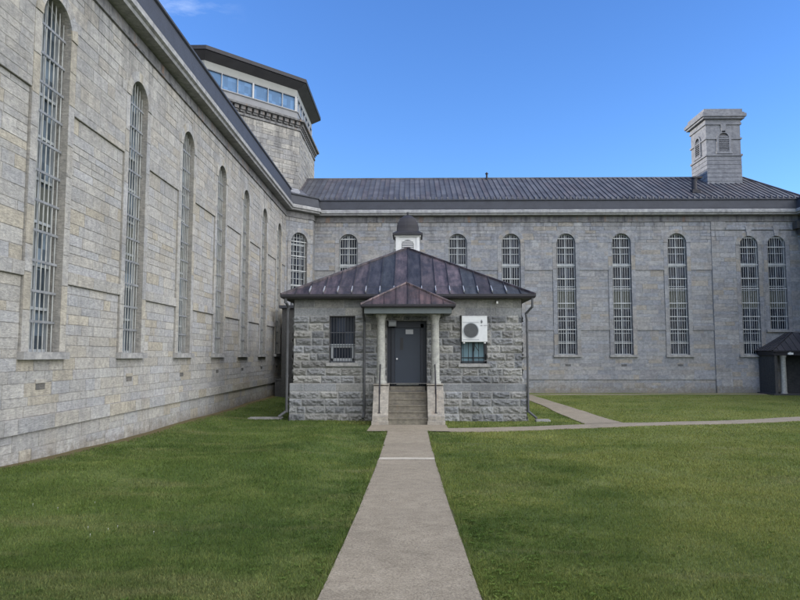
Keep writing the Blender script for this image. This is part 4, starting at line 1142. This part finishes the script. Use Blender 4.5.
# ------------------------------------------------------------------ small things on the ground
def slab(x0, x1, y0, y1, h, mat, label, grp=None):
    z = gzf((x0+x1)/2, (y0+y1)/2)
    m = MB(); ox, oy = (x0+x1)/2, (y0+y1)/2
    m.box(x0-ox, x1-ox, y0-oy, y1-oy, -.05, h); 
    m.box(x0-ox+.001, x1-ox-.001, y0-oy, y0-oy+.04, h, h+.02); m.box(x0-ox, x1-ox, y1-oy-.04, y1-oy, h, h+.02)
    o = m.build('splash_block', mat); o.location = (ox, oy, z)
    bv = o.modifiers.new('bevel', 'BEVEL'); bv.width = .01
    tag(o, label, 'splash block', grp)
slab(-6.0, -4.75, 25.3, 25.7, .05, 'trim', 'long low concrete slab in the grass at the left corner of the small building', 'drain slabs below the downpipes')
slab(4.45, 4.95, 24.3, 24.6, .06, 'trim', 'short grey stone block in the grass under the right downpipe', 'drain slabs below the downpipes')

# ------------------------------------------------------------------ entrance porch at the far right
po = empty('entrance_porch', (23.1, 41.6, 0), 'dark hip roofed porch with one pale column, against the far wall at the right edge', 'porch')
m = MB(); rr_ = random.Random(2)
QX0, QX1, QY0, QY1 = 21.4, 26.0, 40.6, 42.55
RD = [(.06,.06,.066), (.05,.05,.056), (.07,.068,.072)]
seam_roof(m, (QX0, QY0, 2.62), (QX1, QY0, 2.62), (23.3, 41.9, 3.72), (23.9, 41.9, 3.72), 0, .4, RD, rr_, .03)
seam_roof(m, (QX0, QY0, 2.62), (QX0, QY1+.3, 2.62), (23.3, 41.9, 3.72), (23.3, QY1+.3, 3.72), 0, .4, RD, rr_, .03)
m.add([(23.3, 41.9, 3.72), (23.9, 41.9, 3.72), (23.9, 42.55, 3.72), (23.3, 42.55, 3.72)], [(0,1,2,3)], RD[0])
for a in (QX0, QX1): m.bar((a, QY0, 2.64), (23.3 if a == QX0 else 23.9, 41.9, 3.74), .08, .06, (.05,.05,.055))
put(m.build('roof', 'roof', fix=False), (0, 0, 0), 0, po)
m = MB(); m.box(QX0+.08, QX1-.08, QY0+.06, QY0+.3, 2.34, 2.6); m.box(QX0+.08, QX0+.3, QY0+.3, QY1, 2.34, 2.6); m.box(QX0+.3, QX1, QY0+.3, QY1, 2.54, 2.6)
m.box(QX0+.02, QX1-.02, QY0-.04, QY0+.06, 2.54, 2.63)
put(m.build('beam', 'gutter'), (0, 0, 0), 0, po)
m = MB(); n = 20; vs = []
pr = [(.2, .0), (.2, .12), (.165, .2), (.16, 1.2), (.15, 2.2), (.19, 2.26), (.19, 2.34)]
for q, z in pr: vs += [(22.15+math.cos(2*math.pi*i/n)*q, 40.9+math.sin(2*math.pi*i/n)*q, z) for i in range(n)]
m.add(vs, [(j*n+i, j*n+(i+1)%n, (j+1)*n+(i+1)%n, (j+1)*n+i) for j in range(len(pr)-1) for i in range(n)])
put(m.build('column', 'column', smooth=True), (0, 0, 0), 0, po)
m = MB(); m.box(22.3, 22.6, 40.55, 40.7, 2.38, 2.5); m.box(22.4, 22.5, 40.6, 40.7, 2.5, 2.56); put(m.build('lamp', 'lamp'), (0, 0, 0), 0, po)
m = MB(); m.box(QX0+.15, QX0+.3, QY0+.1, QY0+.25, 0, 2.34); m.box(QX0+.17, QX0+.24, QY0+.25, QY1, 0, 2.34); m.box(22.9, 26, 42.2, 42.5, 0, 2.54); m.box(QX0, QX1, QY0, QY1, -.2, .09)
put(m.build('side_screen', 'darkwall'), (0, 0, 0), 0, po)

# ------------------------------------------------------------------ light, sky, camera
SKY_FILL = (11.6, 11.8, 12.4)
SUN_EL, SUN_AZ = 12.0, -91.0      # azimuth measured from +Y towards +X
sd = bpy.data.lights.new('sun', 'SUN'); sd.energy = 2.5; sd.angle = R(.5); sd.color = (1, .93, .82)
so = bpy.data.objects.new('sun', sd); COL.objects.link(so)
dv = Vector((math.sin(R(SUN_AZ))*math.cos(R(SUN_EL)), math.cos(R(SUN_AZ))*math.cos(R(SUN_EL)), math.sin(R(SUN_EL))))
so.rotation_euler = (-dv).to_track_quat('-Z', 'Y').to_euler()
w = bpy.data.worlds.new('World'); SC.world = w; w.use_nodes = True; nt = w.node_tree
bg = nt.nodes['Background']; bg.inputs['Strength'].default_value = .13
sk = N(nt, 'ShaderNodeTexSky', sky_type='NISHITA'); sk.sun_disc = False
sk.sun_elevation = R(SUN_EL); sk.sun_rotation = R(SUN_AZ); sk.air_density = 1.0; sk.dust_density = .3; sk.ozone_density = 4.5
tc = N(nt, 'ShaderNodeTexCoord'); 
mp = N(nt, 'ShaderNodeMapping'); mp.inputs['Scale'].default_value = (6, 9, 22); mp.inputs['Rotation'].default_value = (0, .5, 0); nt.links.new(tc.outputs['Generated'], mp.inputs['Vector'])
f = noise(nt, mp.outputs[0], 1.3, 8, .65)
vd = N(nt, 'ShaderNodeVectorMath', operation='DISTANCE'); nt.links.new(tc.outputs['Generated'], vd.inputs[0]); vd.inputs[1].default_value = (-.31, .84, .45)
cl = mul(nt, maprange(nt, f, .55, .75, 0, .4), maprange(nt, vd.outputs['Value'], .0, .1, 1, 0))
hs = N(nt, 'ShaderNodeHueSaturation'); hs.inputs['Saturation'].default_value = 1.08; hs.inputs['Value'].default_value = 1.15; hs.inputs['Hue'].default_value = .512; nt.links.new(sk.outputs[0], hs.inputs['Color'])
c0 = mix(nt, 'MIX', cl, hs.outputs[0], (3.0, 3.5, 4.4))
# bright noisy cloud fill added out of view behind the viewer to light the yard
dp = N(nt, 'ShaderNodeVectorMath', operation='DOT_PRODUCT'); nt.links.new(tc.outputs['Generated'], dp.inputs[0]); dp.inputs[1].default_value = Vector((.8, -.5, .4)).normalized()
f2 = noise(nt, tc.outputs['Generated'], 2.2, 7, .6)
fill_mask = mul(nt, maprange(nt, dp.outputs['Value'], .22, .7, 0, 1), maprange(nt, f2, .3, .5, .35, 1))
nt.links.new(mix(nt, 'MIX', fill_mask, c0, SKY_FILL), bg.inputs['Color'])

cd = bpy.data.cameras.new('camera'); co_ = bpy.data.objects.new('camera', cd); COL.objects.link(co_); SC.camera = co_
cd.sensor_width = 36; cd.sensor_fit = 'HORIZONTAL'; cd.lens = 36*680/800; cd.clip_end = 2000; cd.clip_start = .05
co_.location = (0, 0, 2.36)
co_.rotation_euler = (R(90)+math.atan(55/680), 0, math.atan(10/680))
SC.view_settings.view_transform = 'Standard'; SC.view_settings.look = 'None'; SC.view_settings.gamma = 1; SC.view_settings.use_curve_mapping = False
SC.view_settings.exposure = 1.22
